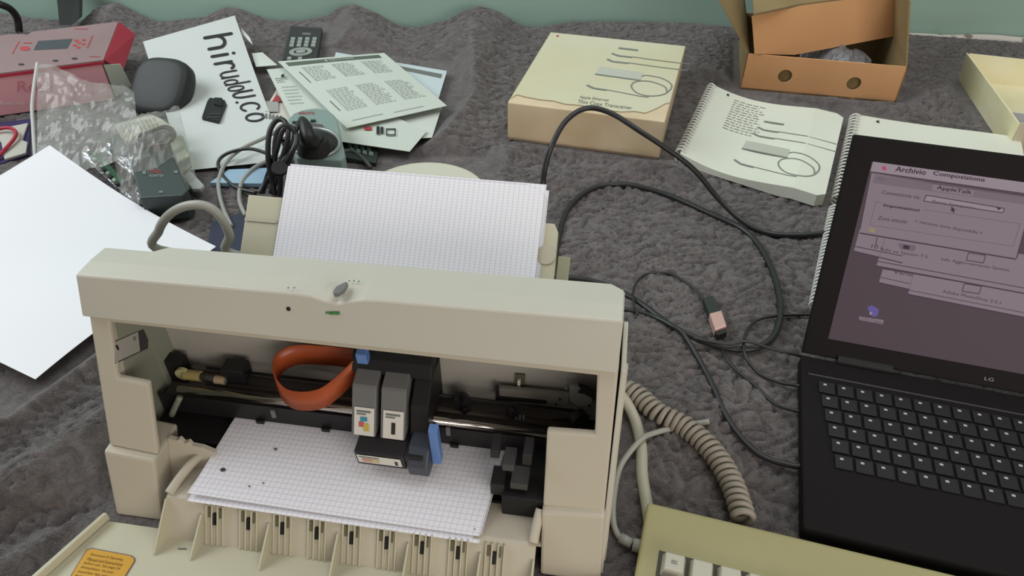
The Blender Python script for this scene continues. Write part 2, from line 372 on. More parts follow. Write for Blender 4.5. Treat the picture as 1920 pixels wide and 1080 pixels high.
def blanket():
    xs = np.arange(-1.15, 1.22, 0.0025); ys = np.arange(0.0, 1.435, 0.0025)
    X, Y = np.meshgrid(xs, ys); Z = np.zeros_like(X)
    Z += 0.007 * noise2(X * 3.1 + 5, Y * 3.1 + 2) + 0.002 * noise2(X * 9 + 1, Y * 9 + 9)
    for pts, w, h in RG:
        best = np.full_like(X, 1e9)
        for a, b in zip(pts[:-1], pts[1:]):
            A = G(*a); B = G(*b); dx, dy = B.x - A.x, B.y - A.y; l2 = dx * dx + dy * dy
            t = np.clip(((X - A.x) * dx + (Y - A.y) * dy) / l2, 0, 1); best = np.minimum(best, (X - A.x - t * dx) ** 2 + (Y - A.y - t * dy) ** 2)
        Z += h * np.exp(-best / (2 * w * w))
    # back edge bunched up against the wall
    wallY = 1.353 + X * math.tan(WY) - 0.006
    yc = wallY - 0.05
    crest = np.clip(silz(X, np.maximum(Y, yc)), -0.029, 0.11)
    k = np.where(Y < yc, np.exp(-((yc - Y) / 0.085) ** 2), 1.0)
    Z = Z * (1 - k) + crest * k
    right = np.clip((X - 0.50) / 0.10, 0, 1)
    edge = wallY - 0.024 * right + 0.003 * noise2(X * 30, X * 3) * right
    # embossed crinkles of the fleece
    wx = 0.012 * noise2(X * 22, Y * 22 + 40); wy = 0.012 * noise2(X * 22 + 77, Y * 22)
    n1 = noise2((X + wx) * 75, (Y + wy) * 75); n2 = noise2((X + wx) * 38 + 11, (Y + wy) * 55 + 3)
    n3 = noise2((X + wx * 1.4) * 52 + 31, (Y + wy * 1.4) * 84 + 17)
    Z += 0.0024 * (np.abs(n1) ** 0.8) - 0.0040 * np.exp(-(n2 / 0.06) ** 2) - 0.0030 * np.exp(-(n3 / 0.05) ** 2) + 0.0012 * noise2(X * 150, Y * 150) + 0.0008 * noise2(X * 290, Y * 290) - 0.0004
    for poly, zl in FOOT:
        P = poly; A2 = sum(P[i][0] * P[(i + 1) % len(P)][1] - P[(i + 1) % len(P)][0] * P[i][1] for i in range(len(P)))
        if A2 < 0: P = P[::-1]
        d = np.full_like(X, -1e9)
        for i in range(len(P)):
            (ax, ay), (bx, by) = P[i], P[(i + 1) % len(P)]; l = math.hypot(bx - ax, by - ay)
            d = np.maximum(d, ((X - ax) * (by - ay) - (Y - ay) * (bx - ax)) / l)
        lim = zl + np.maximum(0, d - 0.009) * 0.75
        Z = np.minimum(Z, lim)
    Z = np.maximum(Z, -0.0305)
    ny, nx = X.shape
    co = np.stack([X, Y, Z], -1).reshape(-1, 3)
    idx = np.arange(nx * ny).reshape(ny, nx)
    q = np.stack([idx[:-1, :-1], idx[:-1, 1:], idx[1:, 1:], idx[1:, :-1]], -1).reshape(-1, 4)
    q = q[(Y < edge).ravel()[q].all(1)]
    me = bpy.data.meshes.new('blanket')
    me.vertices.add(len(co)); me.vertices.foreach_set('co', co.ravel())
    me.loops.add(q.size); me.loops.foreach_set('vertex_index', q.ravel().astype('i'))
    me.polygons.add(len(q)); me.polygons.foreach_set('loop_start', np.arange(0, q.size, 4, dtype='i'))
    me.polygons.foreach_set('use_smooth', np.ones(len(q), dtype=bool)); me.update(); me.validate()
    m = bpy.data.materials.new('grey_brown_fleece'); m.use_nodes = True; nt = m.node_tree; bs = nt.nodes['Principled BSDF']
    bs.inputs['Roughness'].default_value = 0.95; bs.inputs['Specular IOR Level'].default_value = 0.1
    bs.inputs['Sheen Weight'].default_value = 0.35; bs.inputs['Sheen Roughness'].default_value = 0.6
    tc = nt.nodes.new('ShaderNodeTexCoord')
    n = nt.nodes.new('ShaderNodeTexNoise'); n.inputs['Scale'].default_value = 60; n.inputs['Detail'].default_value = 6; n.inputs['Roughness'].default_value = 0.7; n.inputs['Distortion'].default_value = 1.2
    nt.links.new(tc.outputs['Object'], n.inputs['Vector'])
    r = nt.nodes.new('ShaderNodeValToRGB'); r.color_ramp.elements[0].position = 0.38; r.color_ramp.elements[0].color = rgb(76, 69, 69); r.color_ramp.elements[1].position = 0.6; r.color_ramp.elements[1].color = rgb(108, 100, 99)
    nt.links.new(n.outputs['Fac'], r.inputs[0]); nt.links.new(r.outputs[0], bs.inputs['Base Color'])
    n2_ = nt.nodes.new('ShaderNodeTexNoise'); n2_.inputs['Scale'].default_value = 420; n2_.inputs['Detail'].default_value = 5; n2_.inputs['Distortion'].default_value = 1.5
    nt.links.new(tc.outputs['Object'], n2_.inputs['Vector'])
    b = nt.nodes.new('ShaderNodeBump'); b.inputs['Strength'].default_value = 1.0; b.inputs['Distance'].default_value = 0.0024
    nt.links.new(n2_.outputs['Fac'], b.inputs['Height'])
    b2 = nt.nodes.new('ShaderNodeBump'); b2.inputs['Strength'].default_value = 0.7; b2.inputs['Distance'].default_value = 0.003
    nt.links.new(n.outputs['Fac'], b2.inputs['Height']); nt.links.new(b.outputs[0], b2.inputs['Normal']); nt.links.new(b2.outputs[0], bs.inputs['Normal'])
    me.materials.append(m); ob = bpy.data.objects.new('blanket', me); COL.objects.link(ob)
    return ob
thing1(blanket(), 'grey brown crinkled fleece blanket covering the whole bed', 'blanket')

# ================================================================== PRINTER
PR = root('printer', L(0.18, 0.1, 0), 'beige inkjet printer with open front flap, printing on squared paper', 'printer')
pfx = [PF(x, y) for x, y in []]
# front frame around the opening
frontp('front_frame', [(-0.0035, .052), (-0.004, .150), (.3545, .152), (.3555, .050), (.3140, .0485), (.3128, .1030), (.3440, .1045), (.3415, .1445), (.0104, .1445), (.0104, .1045), (.0333, .1025), (.0335, .0490)], 0.0, 0.005, PLAF, PR, bevel=0.0016)
# thickness behind the frame: posts
frontp('side_post', [(-0.0035, .050), (-0.004, .150), (.0092, .150), (.0092, .050)], 0.004, 0.02, PLAF, PR, bevel=0.0008)
frontp('side_post', [(.3450, .050), (.3425, .150), (.3545, .152), (.3555, .050)], 0.004, 0.05, PLAF, PR, bevel=0.0008)
# lower corner blocks
frontp('corner_block', [(-.003, 0.0), (-.0055, .0515), (.0335, .0485), (.0335, -.0)], -0.005, 0.03, PLAF, PR, bevel=0.0020)
frontp('corner_block', [(.3160, 0.0), (.3138, .0485), (.3560, .0515), (.3580, .0)], -0.005, 0.06, PLAF, PR, bevel=0.0020)
# inner wall seen through the left window, with its dark opening
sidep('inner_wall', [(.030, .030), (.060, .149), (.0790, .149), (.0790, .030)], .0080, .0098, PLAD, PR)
def atA(x, y, a): 
    p = PLN(x, y, L(a, 0, 0), EX); q = p - O0; return L(a, q.dot(EY), q.z)
nt_ = [atA(x, y, .0100) for x, y in [(213, 642), (268, 618), (277, 620), (277, 653), (216, 682)]]
prism('wall_opening', nt_, EX * .0003, mat('opening_dark', (62, 56, 60), .6), PR)
nt_ = [atA(x, y, .0104) for x, y in [(214, 642), (258, 622), (262, 658), (217, 679)]]
prism('opening_plate', nt_, EX * .0003, PLATE, PR)
nt_ = [atA(x, y, .0108) for x, y in [(216, 648), (220, 647), (223, 655), (221, 657)]]
prism('opening_slot', nt_, EX * .0003, BLK, PR)
cyl('wall_screw', atA(250, 635, .0104), EX, .0014, .0012, STEEL, PR, ns=12)
# header cover
hd = []
h0 = [(-0.0065, .1495), (-0.0065, .1800)]; 
def headvf():
    V = []; F = []
    prof_n = 40; rows = []
    for i in range(prof_n + 1):
        a = -0.0065 + 0.3605 * i / prof_n
        s = math.exp(-((a - 0.1725) / 0.012) ** 2) * 0.0045      # scooped thumb recess at the middle of the front edge
        cb = .1492 + 0.001 * i / prof_n; ct = .1778 + .006 * i / prof_n
        f0 = LEAN * cb - .004; f1 = LEAN * (ct - .002 - s) - .004
        bb = 0.100 if 0.03 < a < 0.345 else 0.094
        rows.append([L(a, f0, cb), L(a, f1 - .0003, ct - .0026 - s), L(a, f1 + .0001, ct - .0014 - s), L(a, f1 + .0009, ct - .0005 - s), L(a, f1 + .0022, ct - s), L(a, f1 + .016, ct - s * .2), L(a, bb, ct - .002), L(a, bb + .002, ct - .006), L(a, bb + .002, .12), L(a, f0 + .05, .12), L(a, f0 + .045, cb)])
    k = len(rows[0])
    for r in rows: V += r
    for i in range(prof_n):
        for j in range(k): F.append((i * k + j, i * k + (j + 1) % k, (i + 1) * k + (j + 1) % k, (i + 1) * k + j))
    F.append(tuple(range(k))); F.append(tuple(range(prof_n * k, prof_n * k + k))[::-1])
    return V, F
HV, HF = headvf()
hd = add('header_cover', HV, HF, PLA, PR)
bm = bmesh.new(); bm.from_mesh(hd.data)
ed = [e for e in bm.edges if len(e.link_faces) == 2 and e.calc_face_angle(0) > 0.9]
bmesh.ops.bevel(bm, geom=ed, offset=0.0010, segments=2, affect='EDGES'); bm.to_mesh(hd.data); bm.free()
# thumb lever, indicator hole, green mark, moulded dots
NF = EX.cross(EY * LEAN + EZ).normalized()
if NF.dot(CP - L(.18, .06, .16)) < 0: NF = -NF
P_top = L(.18, .07, .1805)
lev = [PLN(x, y, P_top, EZ) for x, y in [(628, 558), (625, 553), (632, 544), (650, 535), (654, 538), (646, 550), (636, 557)]]
prism('paper_thickness_lever', lev, (0, 0, .0035), GRY, hd, bevel=0.0008)
def FR(off): return lambda u, v: (lambda ac: L(ac[0], LEAN * ac[1] - .0042 - off, ac[1]))(PF2(u, v))
def PF2(x, y):
    N = EX.cross(EY * LEAN + EZ); p = PLN(x, y, L(0, -.0042, 0), N) - O0; return p.dot(EX), p.z
fr = FR(0.0)
V, F = cylvf(fr(541, 579), NF, .0014, .0004, 16); add('indicator_hole', V, F, BLKM, hd)
strips('green_mark', fr, [(617, 584, 638, 590)], mat('green_mark_pale', (92, 146, 98), 0.5), hd, off=.0003)
text_on('green_lettering', 'energy', fr, 611, 590.5, 637, 583.5, GRN, hd, off=.0006, shear=0.3, bold=0.02)
tp = lambda u, v: PLN(u, v, L(.2, .08, .1815), EZ)
for i, (x, y) in enumerate([(655, 528), (664, 528), (673, 529), (541, 541), (552, 541)]):
    V, F = cylvf(tp(x, y) + EZ * .0005, EZ, .0006, .0004, 8); add('moulded_dot', V, F, GINK, hd)
# body shell: sides, back, floor
sidep('side_wall', [(.004, 0.0), (.056, .150), (.100, .150), (.130, .115), (.16, .06), (.165, 0.0)], -.0030, .0000, PLA, PR, bevel=0.0008)
sidep('side_wall', [(.002, 0.0), (.054, .150), (.100, .150), (.130, .115), (.16, .06), (.165, 0.0)], .3560, .3592, PLA, PR, bevel=0.0008)
sidep('side_rib', [(.012, 0.0), (.062, .145), (.066, .145), (.016, 0.0)], .3592, .3606, PLAF, PR, bevel=0.0004)
boxl('back_wall', -.002, .358, .160, .163, .0, .07, PLA, PR)
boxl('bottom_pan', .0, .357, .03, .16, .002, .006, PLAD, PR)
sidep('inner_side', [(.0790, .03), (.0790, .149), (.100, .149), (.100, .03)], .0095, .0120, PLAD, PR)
boxl('back_plate', .0120, .3560, .0985, .1000, .040, .150, PLATE, PR)
frontp('inner_side', [(.3440, .06), (.3440, .148), (.3450, .148), (.3450, .06)], 0.004, 0.05, BLK, PR)
# mechanism ---------------------------------------------------------------
tube('carriage_rail', [L(.030, .066, .0665), L(.322, .066, .0655)], .0031, STEEL, PR, straight=True, ns=18)
boxl('guide_bar', .0125, .318, .0635, .0655, .0425, .0610, BLK, PR, bevel=0.0005)
boxl('guide_shelf', .0125, .340, .0655, .098, .0520, .0540, mat('shelf_brown_grey', (92, 86, 82), .6), PR)
for x in (492, 610, 850):
    a, c = PB(x, 800, .0622); boxl('guide_tab', a - .003, a + .003, .0605, .0640, .0395, .0465, BLK, PR, bevel=0.0004)
for x, y in ((512, 777), (840, 810)):
    a, c = PB(x, y, .062); boxl('guide_spring', a - .0015, a + .0015, .0618, .0636, c - .004, c + .004, GRY, PR)
tube('drive_belt', [L(.045, .085, .0725), L(.335, .085, .0715)], .0012, BLKM, PR, straight=True, ns=8)
tube('second_rod', [L(.045, .080, .0615), L(.335, .080, .0605)], .0028, mat('dull_rod', (96, 86, 82), 0.4, metal=0.5), PR, straight=True, ns=12)
# left end: bracket, gear, spring arm
a, c = PB(328, 695, .085); boxl('end_bracket', a - .006, a + .009, .083, .093, c - .014, c + .012, BLK, PR, bevel=0.001)
g0 = L(*(lambda q: (q[0], .0815, q[1]))(PB(345, 698, .0815)))
cyl('gear', g0, -EY, .0058, .003, mat('ivory_plastic', (178, 170, 130), 0.5), PR, ns=24)
cyl('gear_hub', g0 - EY * .002 + EX * .002, EX, .0042, .013, mat('ivory_dark', (160, 146, 92), 0.5), PR, ns=16)
tube('gear_shaft', [g0 - EY * .002 + EX * .014, g0 - EY * .002 + EX * .036 - EZ * .0012], .0028, DGR, PR, straight=True)
cyl('shaft_tip', g0 - EY * .003 + EX * .027 - EZ * .0005, EX, .0034, .008, mat('pale_tip', (170, 150, 120), 0.4), PR, ns=12)
boxl('motor_arm', .060, .078, .079, .092, .0650, .0790, BLK, PR, bevel=0.001)
tube('release_lever', [L(*(lambda q: (q[0], .060, q[1]))(PB(x, y, .060))) for x, y in ((337, 745), (326, 768), (322, 778))], .0024, PLAD, PR)
boxl('dark_base', .0125, .316, .034, .098, .0080, .0280, BLKM, PR)
boxl('dark_inner_block', .0125, .0725, .040, .098, .0270, .0400, BLK, PR, bevel=0.001)
boxl('dark_inner_block', .285, .3150, .020, .098, .0250, .0500, BLKM, PR, bevel=0.001)
for k, (x, y, w, h) in enumerate([(930, 840, .006, .007), (955, 865, .008, .006), (935, 905, .010, .012), (975, 900, .012, .006), (990, 850, .006, .010)]):
    a, c = PB(x, y, .030); boxl('gear_block', a - w / 2, a + w / 2, .024, .040, c - h / 2, c + h / 2, DGR if k % 2 else BLK, PR, bevel=0.0008)
# right end mechanism
def atb(x, y, b): q = PB(x, y, b); return L(q[0], b, q[1])
prism('lever_plate', [atb(x, y, .090) for x, y in [(932, 727), (1068, 740), (1063, 762), (930, 748)]], EY * .003, mat('lever_grey', (122, 120, 112), 0.5), PR)
prism('lever_edge', [atb(x, y, .0885) for x, y in [(929, 725), (935, 726), (936, 745), (1024, 753), (1024, 758), (929, 750)]], EY * .002, BLK, PR)
prism('slot_frame', [atb(x, y, .0965) for x, y in [(966, 702), (984, 704), (983, 727), (966, 725)]], EY * .002, SHADEK, PR)
prism('slot_tab', [atb(x, y, .0945) for x, y in [(970, 714), (976, 714), (975, 730), (970, 730)]], EY * .002, LBL, PR)
prism('spring_cover', [atb(x, y, .088) for x, y in [(1067, 723), (1100, 728), (1112, 745), (1108, 765), (1085, 763), (1068, 752)]], EY * .004, mat('cover_grey', (128, 130, 122), 0.5), PR, bevel=0.001)
prism('black_hook', [atb(x, y, .0855) for x, y in [(1084, 723), (1100, 727), (1113, 740), (1117, 752), (1108, 746), (1096, 739), (1084, 737), (1091, 731)]], EY * .0025, BLK, PR)
for x, y, r in ((1080, 780, .0072), (868, 742, .0035), (868, 760, .0038), (957, 768, .0040)):
    cyl('idler_wheel', atb(x, y, .083), EX - EY * 1.2, r, .006, BLK, PR, ns=20)
for x, y in ((860, 748), (870, 752)):
    a, c = PB(x, y, .084); boxl('belt_clamp', a - .003, a + .003, .080, .088, c - .009, c + .004, BLK, PR, bevel=0.0006)
prism('right_bracket', [atb(x, y, .080) for x, y in [(1060, 795), (1118, 800), (1118, 812), (1030, 806), (1030, 798)]], EY * .006, BLKM, PR)
for i, (x, y) in enumerate([(1062, 728), (1050, 748), (1042, 758), (1105, 760), (1116, 730)]):
    cyl('small_screw', atb(x, y, .087), -EY, .0009, .001, STEEL if i == 0 else BLKM, PR, ns=8)
for i, x in enumerate((968, 975, 982)):
    a, c = PB(x, 785, .080); boxl('contact_pin', a - .0008, a + .0008, .078, .081, c - .003, c + .003, GRY, PR)
# orange ribbon film
rib = [(.196, .090, .104), (.170, .093, .093), (.140, .094, .091), (.118, .090, .092), (.1085, .080, .0900), (.112, .066, .0860), (.122, .059, .0800), (.135, .0575, .0800), (.148, .059, .0835), (.158, .064, .0900), (.168, .071, .0985), (.176, .079, .106)]
rp = catmull([Vector(p) for p in rib], 6); RV = []; RF = []
for i, p in enumerate(rp):
    n_ = (rp[min(i + 1, len(rp) - 1)] - rp[max(i - 1, 0)]); n_ = Vector((n_.y, -n_.x, 0)).normalized() * .0004
    h = .0100
    for d, s in ((-h, -1), (h, -1), (h, 1), (-h, 1)): q = p + n_ * s; RV.append(L(q.x, q.y, q.z + d))
for i in range(len(rp) - 1):
    for j in range(4): RF.append((4 * i + j, 4 * i + (j + 1) % 4, 4 * i + 4 + (j + 1) % 4, 4 * i + 4 + j))
RF.append((0, 1, 2, 3)); e = 4 * (len(rp) - 1); RF.append((e + 3, e + 2, e + 1, e))
add('ribbon_cable', RV, RF, ORG, PR, smooth=True, label='translucent orange flat cable looping to the ink carriage')
# carriage with two cartridges
cr = sidep('carriage', [(.033, .050), (.030, .0665), (.0475, .0680), (.056, .090), (.074, .103), (.095, .118), (.096, .060), (.070, .0655), (.068, .050)], .2150, .2280, BLK, PR, bevel=0.001)
sidep('carriage_base', [(.0325, .0490), (.0295, .0665), (.042, .0680), (.060, .0680), (.0625, .0640), (.0625, .0490)], .1790, .2150, BLK, cr, bevel=0.001)
sidep('carriage_foot', [(.030, .0470), (.027, .0600), (.036, .0700), (.052, .072), (.058, .0640), (.058, .0470)], .2170, .2320, mat('slate_plastic', (62, 66, 76), 0.45), cr, bevel=0.0015)
sidep('carriage_hood', [(.070, .103), (.074, .113), (.092, .127), (.097, .127), (.097, .100)], .1700, .2280, BLKM, cr, bevel=0.001)
def cartridge(a0, a1, kind):
    c0 = sidep('cartridge', [(.0425, .068), (.0585, .1010), (.0600, .1025), (.0775, .1080), (.0790, .1060), (.0790, .068)], a0, a1, GRY, cr, bevel=0.0009, label='grey %s ink cartridge' % kind)
    # paper label lying on the slanted front face, and a moulded step above it
    n = Vector((-(.1010 - .068), (.0585 - .0425))).normalized()
    def f(u, v):
        t = v; b = .0425 + (.0585 - .0425) * t; c = .068 + (.1010 - .068) * t
        return L(a0 + (a1 - a0) * u, b + n[0] * .0003, c + n[1] * .0003)
    return f
fc = cartridge(.1735, .1912, 'colour')
fk = cartridge(.1945, .2125, 'black')
for f, kind in ((fc, 'c'), (fk, 'k')):
    strips('cartridge_label', f, [(.12, .02, .94, .60)], LBL, cr, off=.0003)
    strips('label_text', f, [(.22, .50, .80, .54), (.22, .45, .6, .48)], GINK, cr, off=.0006)
    if kind == 'c':
        for rc, mm in (((.38, .32, .66, .41), mat('cyan_print', (60, 140, 170), .5)), ((.32, .20, .52, .31), mat('magenta_print', (190, 96, 96), .5)), ((.52, .12, .74, .28), mat('yellow_print', (196, 176, 84), .5))):
            strips('colour_print', f, [rc], mm, cr, off=.0007)
    else:
        strips('colour_print', f, [(.46, .12, .62, .36)], INK, cr, off=.0007)
fh = lambda u, v: L(.1800 + .0330 * u, .0325 - .0030 * v - .0002, .0490 + .0175 * v)
strips('carriage_label', fh, [(.02, .22, .98, .84)], LBL, cr, off=.0003)
strips('label_text', fh, [(.06, .68, .5, .74)], GINK, cr, off=.0006)
strips('colour_print', fh, [(.12, .32, .34, .60)], mat('magenta_pale', (196, 150, 130), .5), cr, off=.0006)
strips('colour_print', fh, [(.34, .32, .50, .60)], mat('yellow_pale', (196, 188, 140), .5), cr, off=.0006)
strips('colour_print', fh, [(.84, .32, .90, .62)], INK, cr, off=.0006)
sidep('carriage_clip', [(.038, .0520), (.036, .0900), (.042, .0920), (.046, .0520)], .2322, .2388, BLUE, cr, bevel=0.001, label='blue carriage clip')
sidep('carriage_clip', [(.070, .112), (.069, .122), (.076, .124), (.077, .112)], .1750, .1830, BLUE, cr, bevel=0.001, label='blue upper clip')
# rear paper support
TP = L(0, .158, .121); TD = (EY * .061 + EZ * .052).normalized(); TN = TD.cross(EX).normalized()
if TN.z < 0: TN = -TN
def tray(a, s, off=0.0): return TP + EX * a + TD * s + TN * off
prism('rear_support', [tray(.050, -.06, -.004), tray(.0765, -.06, -.004), tray(.0765, .056, -.004), tray(.0465, .056, -.004)], TN * -.004, PLAT, PR, bevel=0.001)
prism('rear_support', [tray(.0765, -.06, -.006), tray(.290, -.06, -.006), tray(.290, .03, -.006), tray(.0765, .03, -.006)], TN * -.002, PLAT, PR)
strips('support_ridge', lambda u, v: tray(.0475 + .027 * u, .034 + .003 * v, -.0036), [(0, 0, 1, 1)], PLAF, PR, off=.0006)
prism('width_guide', [tray(.2905, -.05, -.002), tray(.3035, -.05, -.002), tray(.3020, .047, -.002), tray(.2985, .0535, -.002), tray(.2905, .0535, -.002)], TN * -.008, PLAT, PR, bevel=0.001)
cyl('guide_button', tray(.2945, .028, -.0018), TN, .0075, .0008, PLAF, PR, ns=24)
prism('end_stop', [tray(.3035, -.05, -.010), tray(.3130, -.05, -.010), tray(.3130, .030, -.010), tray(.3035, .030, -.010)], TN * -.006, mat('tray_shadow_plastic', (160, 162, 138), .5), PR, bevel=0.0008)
# output ramp, ribs, gussets ---------------------------------------------
RB0, RC0, RB1, RC1 = -.0030, .0305, -.0190, .0035
sidep('output_ramp', [(RB0, RC0), (RB1, RC1), (RB1 + .003, .0005), (RB0 + .005, RC0 - .003), (.028, .0265), (.028, .0290), (RB0 + .003, RC0 + .0005)], .0455, .3120, PLAF, PR)
rv = Vector((0, RB1 - RB0, RC1 - RC0)); 
ribm = None
def ramp(a, t, off=0.0):
    n_ = Vector((0, -(RC0 - RC1), (RB0 - RB1))).normalized()
    return L(a, RB0 + (RB1 - RB0) * t + n_.y * off, RC0 + (RC1 - RC0) * t + n_.z * off)
def ribvf(a, h=.0024, w=.0010, t0=0.02, t1=1.0):
    return hexa([ramp(a, t0, 0), ramp(a, t0, h), ramp(a, t1, h * .8), ramp(a, t1, 0)], [ramp(a + w, t0, 0), ramp(a + w, t0, h), ramp(a + w, t1, h * .8), ramp(a + w, t1, 0)])
def copy_of(o, d, parent):
    c = o.copy(); COL.objects.link(c); c.parent = parent; c.location = o.location + d; return c
V, F = ribvf(.0765); rib0 = add('ramp_rib', V, F, PLAT, PR)
V, F = hexa([ramp(.0765 + .0048, .22, .0003), ramp(.0765 + .0075, .22, .0003), ramp(.0765 + .0075, .52, .0003), ramp(.0765 + .0048, .52, .0003)], [ramp(.0765 + .0050, .24, .0020), ramp(.0765 + .0073, .24, .0020), ramp(.0765 + .0073, .50, .0020), ramp(.0765 + .0050, .50, .0020)])
wh0 = add('exit_roller', V, F, BLKM, PR)
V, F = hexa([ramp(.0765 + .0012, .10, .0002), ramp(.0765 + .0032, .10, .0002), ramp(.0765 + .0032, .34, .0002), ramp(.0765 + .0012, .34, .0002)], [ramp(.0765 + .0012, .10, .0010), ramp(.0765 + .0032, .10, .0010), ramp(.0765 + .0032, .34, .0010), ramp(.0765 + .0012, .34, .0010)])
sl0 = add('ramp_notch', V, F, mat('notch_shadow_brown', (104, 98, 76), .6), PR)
for g in range(9):
    for k in range(4):
        if g or k: copy_of(rib0, EX * (g * .0252 + k * .0042), PR)
    if g: copy_of(wh0, EX * (g * .0252), PR); copy_of(sl0, EX * (g * .0252), PR)
    copy_of(sl0, EX * (g * .0252 + .0076), PR)
def lidz(b): return 0.002 + .22 * (-.012 - b) if b < -.012 else 0.002
gs0 = None
for i, a in enumerate([.0455, .0725, .1230, .1735, .2240, .2745, .3110]):
    t0 = .02 if i in (0, 6) else .28
    top = RB0 + (RB1 - RB0) * t0, RC0 + (RC1 - RC0) * t0
    if i == 0 or i == 1 or i == 2:
        gs0 = sidep('gusset', [top, (RB1, RC1), (-.036, lidz(-.036)), (-.035, lidz(-.035) + .0015), (top[0] - .0022, top[1] + .0008)], a, a + .0012, PLAT, PR)
        ga = a
    else: copy_of(gs0, EX * (a - ga), PR)
# hinge arms and recesses beside the ramp
tube('hinge_arm', [L(.0470, -.001, .0320), L(.0500, .010, .0350), L(.0540, .022, .0375), L(.0570, .030, .0370)], .0034, PLAF, PR)
frontp('inner_bracket', [(.0335, .0), (.0335, .0500), (.0400, .0490), (.0430, .0505), (.0460, .0475), (.0500, .0490), (.0520, .0465), (.0600, .0460), (.0700, .0430), (.0700, .0)], .014, .018, PLAF, PR, bevel=0.0006)
tube('hinge_arm', [L(.3100, -.001, .0320), L(.3110, .010, .0380), L(.3125, .018, .0440)], .0034, PLAF, PR)
boxl('recess_floor', .2755, .3150, .004, .040, .0200, .0230, PLAF, PR)
boxl('recess_wall', .2880, .3150, .034, .036, .0230, .0400, PLAF, PR, bevel=0.0005)
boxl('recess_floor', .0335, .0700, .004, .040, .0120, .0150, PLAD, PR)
# open front flap lying on the bed
def lid(a, b, off=0.0): return L(a, b, lidz(b) + off)
flap = prism('front_flap', [lid(-.0050, -.0120), lid(.3600, -.0120), lid(.3680, -.155), lid(-.0130 - .02, -.155)], (0, 0, -.002), PLAT, PR, bevel=0.0006)
prism('flap_lip', [lid(-.0070, -.0100), lid(-.0040, -.0100), lid(-.0300, -.155), lid(-.0340, -.155)], (0, 0, .0075), PLAT, flap, bevel=0.0008)
prism('flap_lip', [lid(.3590, -.0100), lid(.3620, -.0100), lid(.3700, -.155), lid(.3660, -.155)], (0, 0, .0075), PLAT, flap, bevel=0.0008)
FN = EX.cross(EY * 1.0 + EZ * -.22).normalized(); FN = FN if FN.z > 0 else -FN
fl = lambda u, v: PLN(u, v, lid(.1, -.05, .0004), FN)
V = []; cn = [(172, 1027), (247, 1041), (254, 1046), (254, 1052), (205, 1130), (196, 1136), (110, 1124), (112, 1112), (162, 1030)]
add('warning_label', [fl(*p) for p in cn], [tuple(range(len(cn)))], mat('label_border', (120, 96, 92), .5), flap, fix=False, label='yellow rounded warning sticker')
ctr = (182, 1080); V = [(ctr[0] + (x - ctr[0]) * .955, ctr[1] + (y - ctr[1]) * .955) for x, y in cn]
add('label_face', [fl(*p) + FN * .0002 for p in V], [tuple(range(len(V)))], YEL, flap, fix=False)
lines = [(.0, .86), (.06, .80), (.0, .7), (.1, .5), (.0, .9), (.12, .75), (.0, .85), (.2, .6), (0, .8)]
lf = lambda u, v: fl(170 - 66 * v + 76 * u, 1033 + 88 * v + 13 * u)
for i, (t, s) in enumerate(zip([.02, .11, .20, .29, .38, .47, .56, .65, .74, .83], ['Disconnect & Operating', 'Manual and Instructions', 'before use. See page 24', 'Attention: ne pas', 'toucher les pieces', 'Achtung: Vor dem', 'Offnen Netzstecker', 'ziehen. Attenzione', 'parti in movimento', 'non toccare'])):
    text_on('label_lettering', s, lf, .06, t + .085, .94 if i % 3 else .86, t + .02, OLV, flap, off=.0004)
strips('mould_mark', fl, [(333, 1028, 350, 1030)], GINK, flap, off=.0003)

# squared paper -----------------------------------------------------------
def trayf(a0, s1, off, curl=0.0, rr=0.0):
    def f(u, v):
        a = a0 + .21 * u; s = -.022 + (s1 + .022) * v
        lift = off + curl * max(0, u - .86) * max(0, v - .8) * 60 * .0
        return tray(a, s, lift + .0025 * math.sin(v * 3) * 0)
    return f
f2 = trayf(.0815, .0795, -.0016)
s2 = sheet('squared_paper_sheet', trayf(.0790, .0840, -.0012), GRIDP, size=(.21, .2)); thing1(s2, 'second squared sheet in rear feeder, corner sticking out behind top sheet', 'paper')
s3 = sheet('squared_paper_sheet', f2, GRIDP, size=(.21, .2)); thing1(s3, 'lowest squared sheet in rear feeder, right edge showing beside guide', 'paper')
# top sheet with a rounded, curled corner
def roundsheet(name, f, m, r=.016, size=(.21, .18)):
    nu, nv = 30, 30; V = []; UV = []; 
    for j in range(nv + 1):
        for i in range(nu + 1):
            u, v = i / nu, j / nv; x, y = u * size[0], v * size[1]; cx, cy = size[0] - r, size[1] - r
            if x > cx and y > cy:
                dx, dy = x - cx, y - cy; d = max(dx, dy); l = math.hypot(dx, dy)
                if l > 0: x, y = cx + dx / l * d, cy + dy / l * d
            V.append(f(x / size[0], y / size[1])); UV.append((x + .002, y))
    F = [(j * (nu + 1) + i, j * (nu + 1) + i + 1, (j + 1) * (nu + 1) + i + 1, (j + 1) * (nu + 1) + i) for j in range(nv) for i in range(nu)]
    o = add(name, V, F, m, None, uvs=UV, fix=False)
    md = o.modifiers.new('thickness', 'SOLIDIFY'); md.thickness = .0003; md.offset = -1
    return o
s1 = roundsheet('squared_paper_sheet', trayf(.0782, .0815, .0006), GRIDP); 
s1 = thing1(s1, 'topmost squared sheet standing in rear feeder, right corner rounded', 'paper')
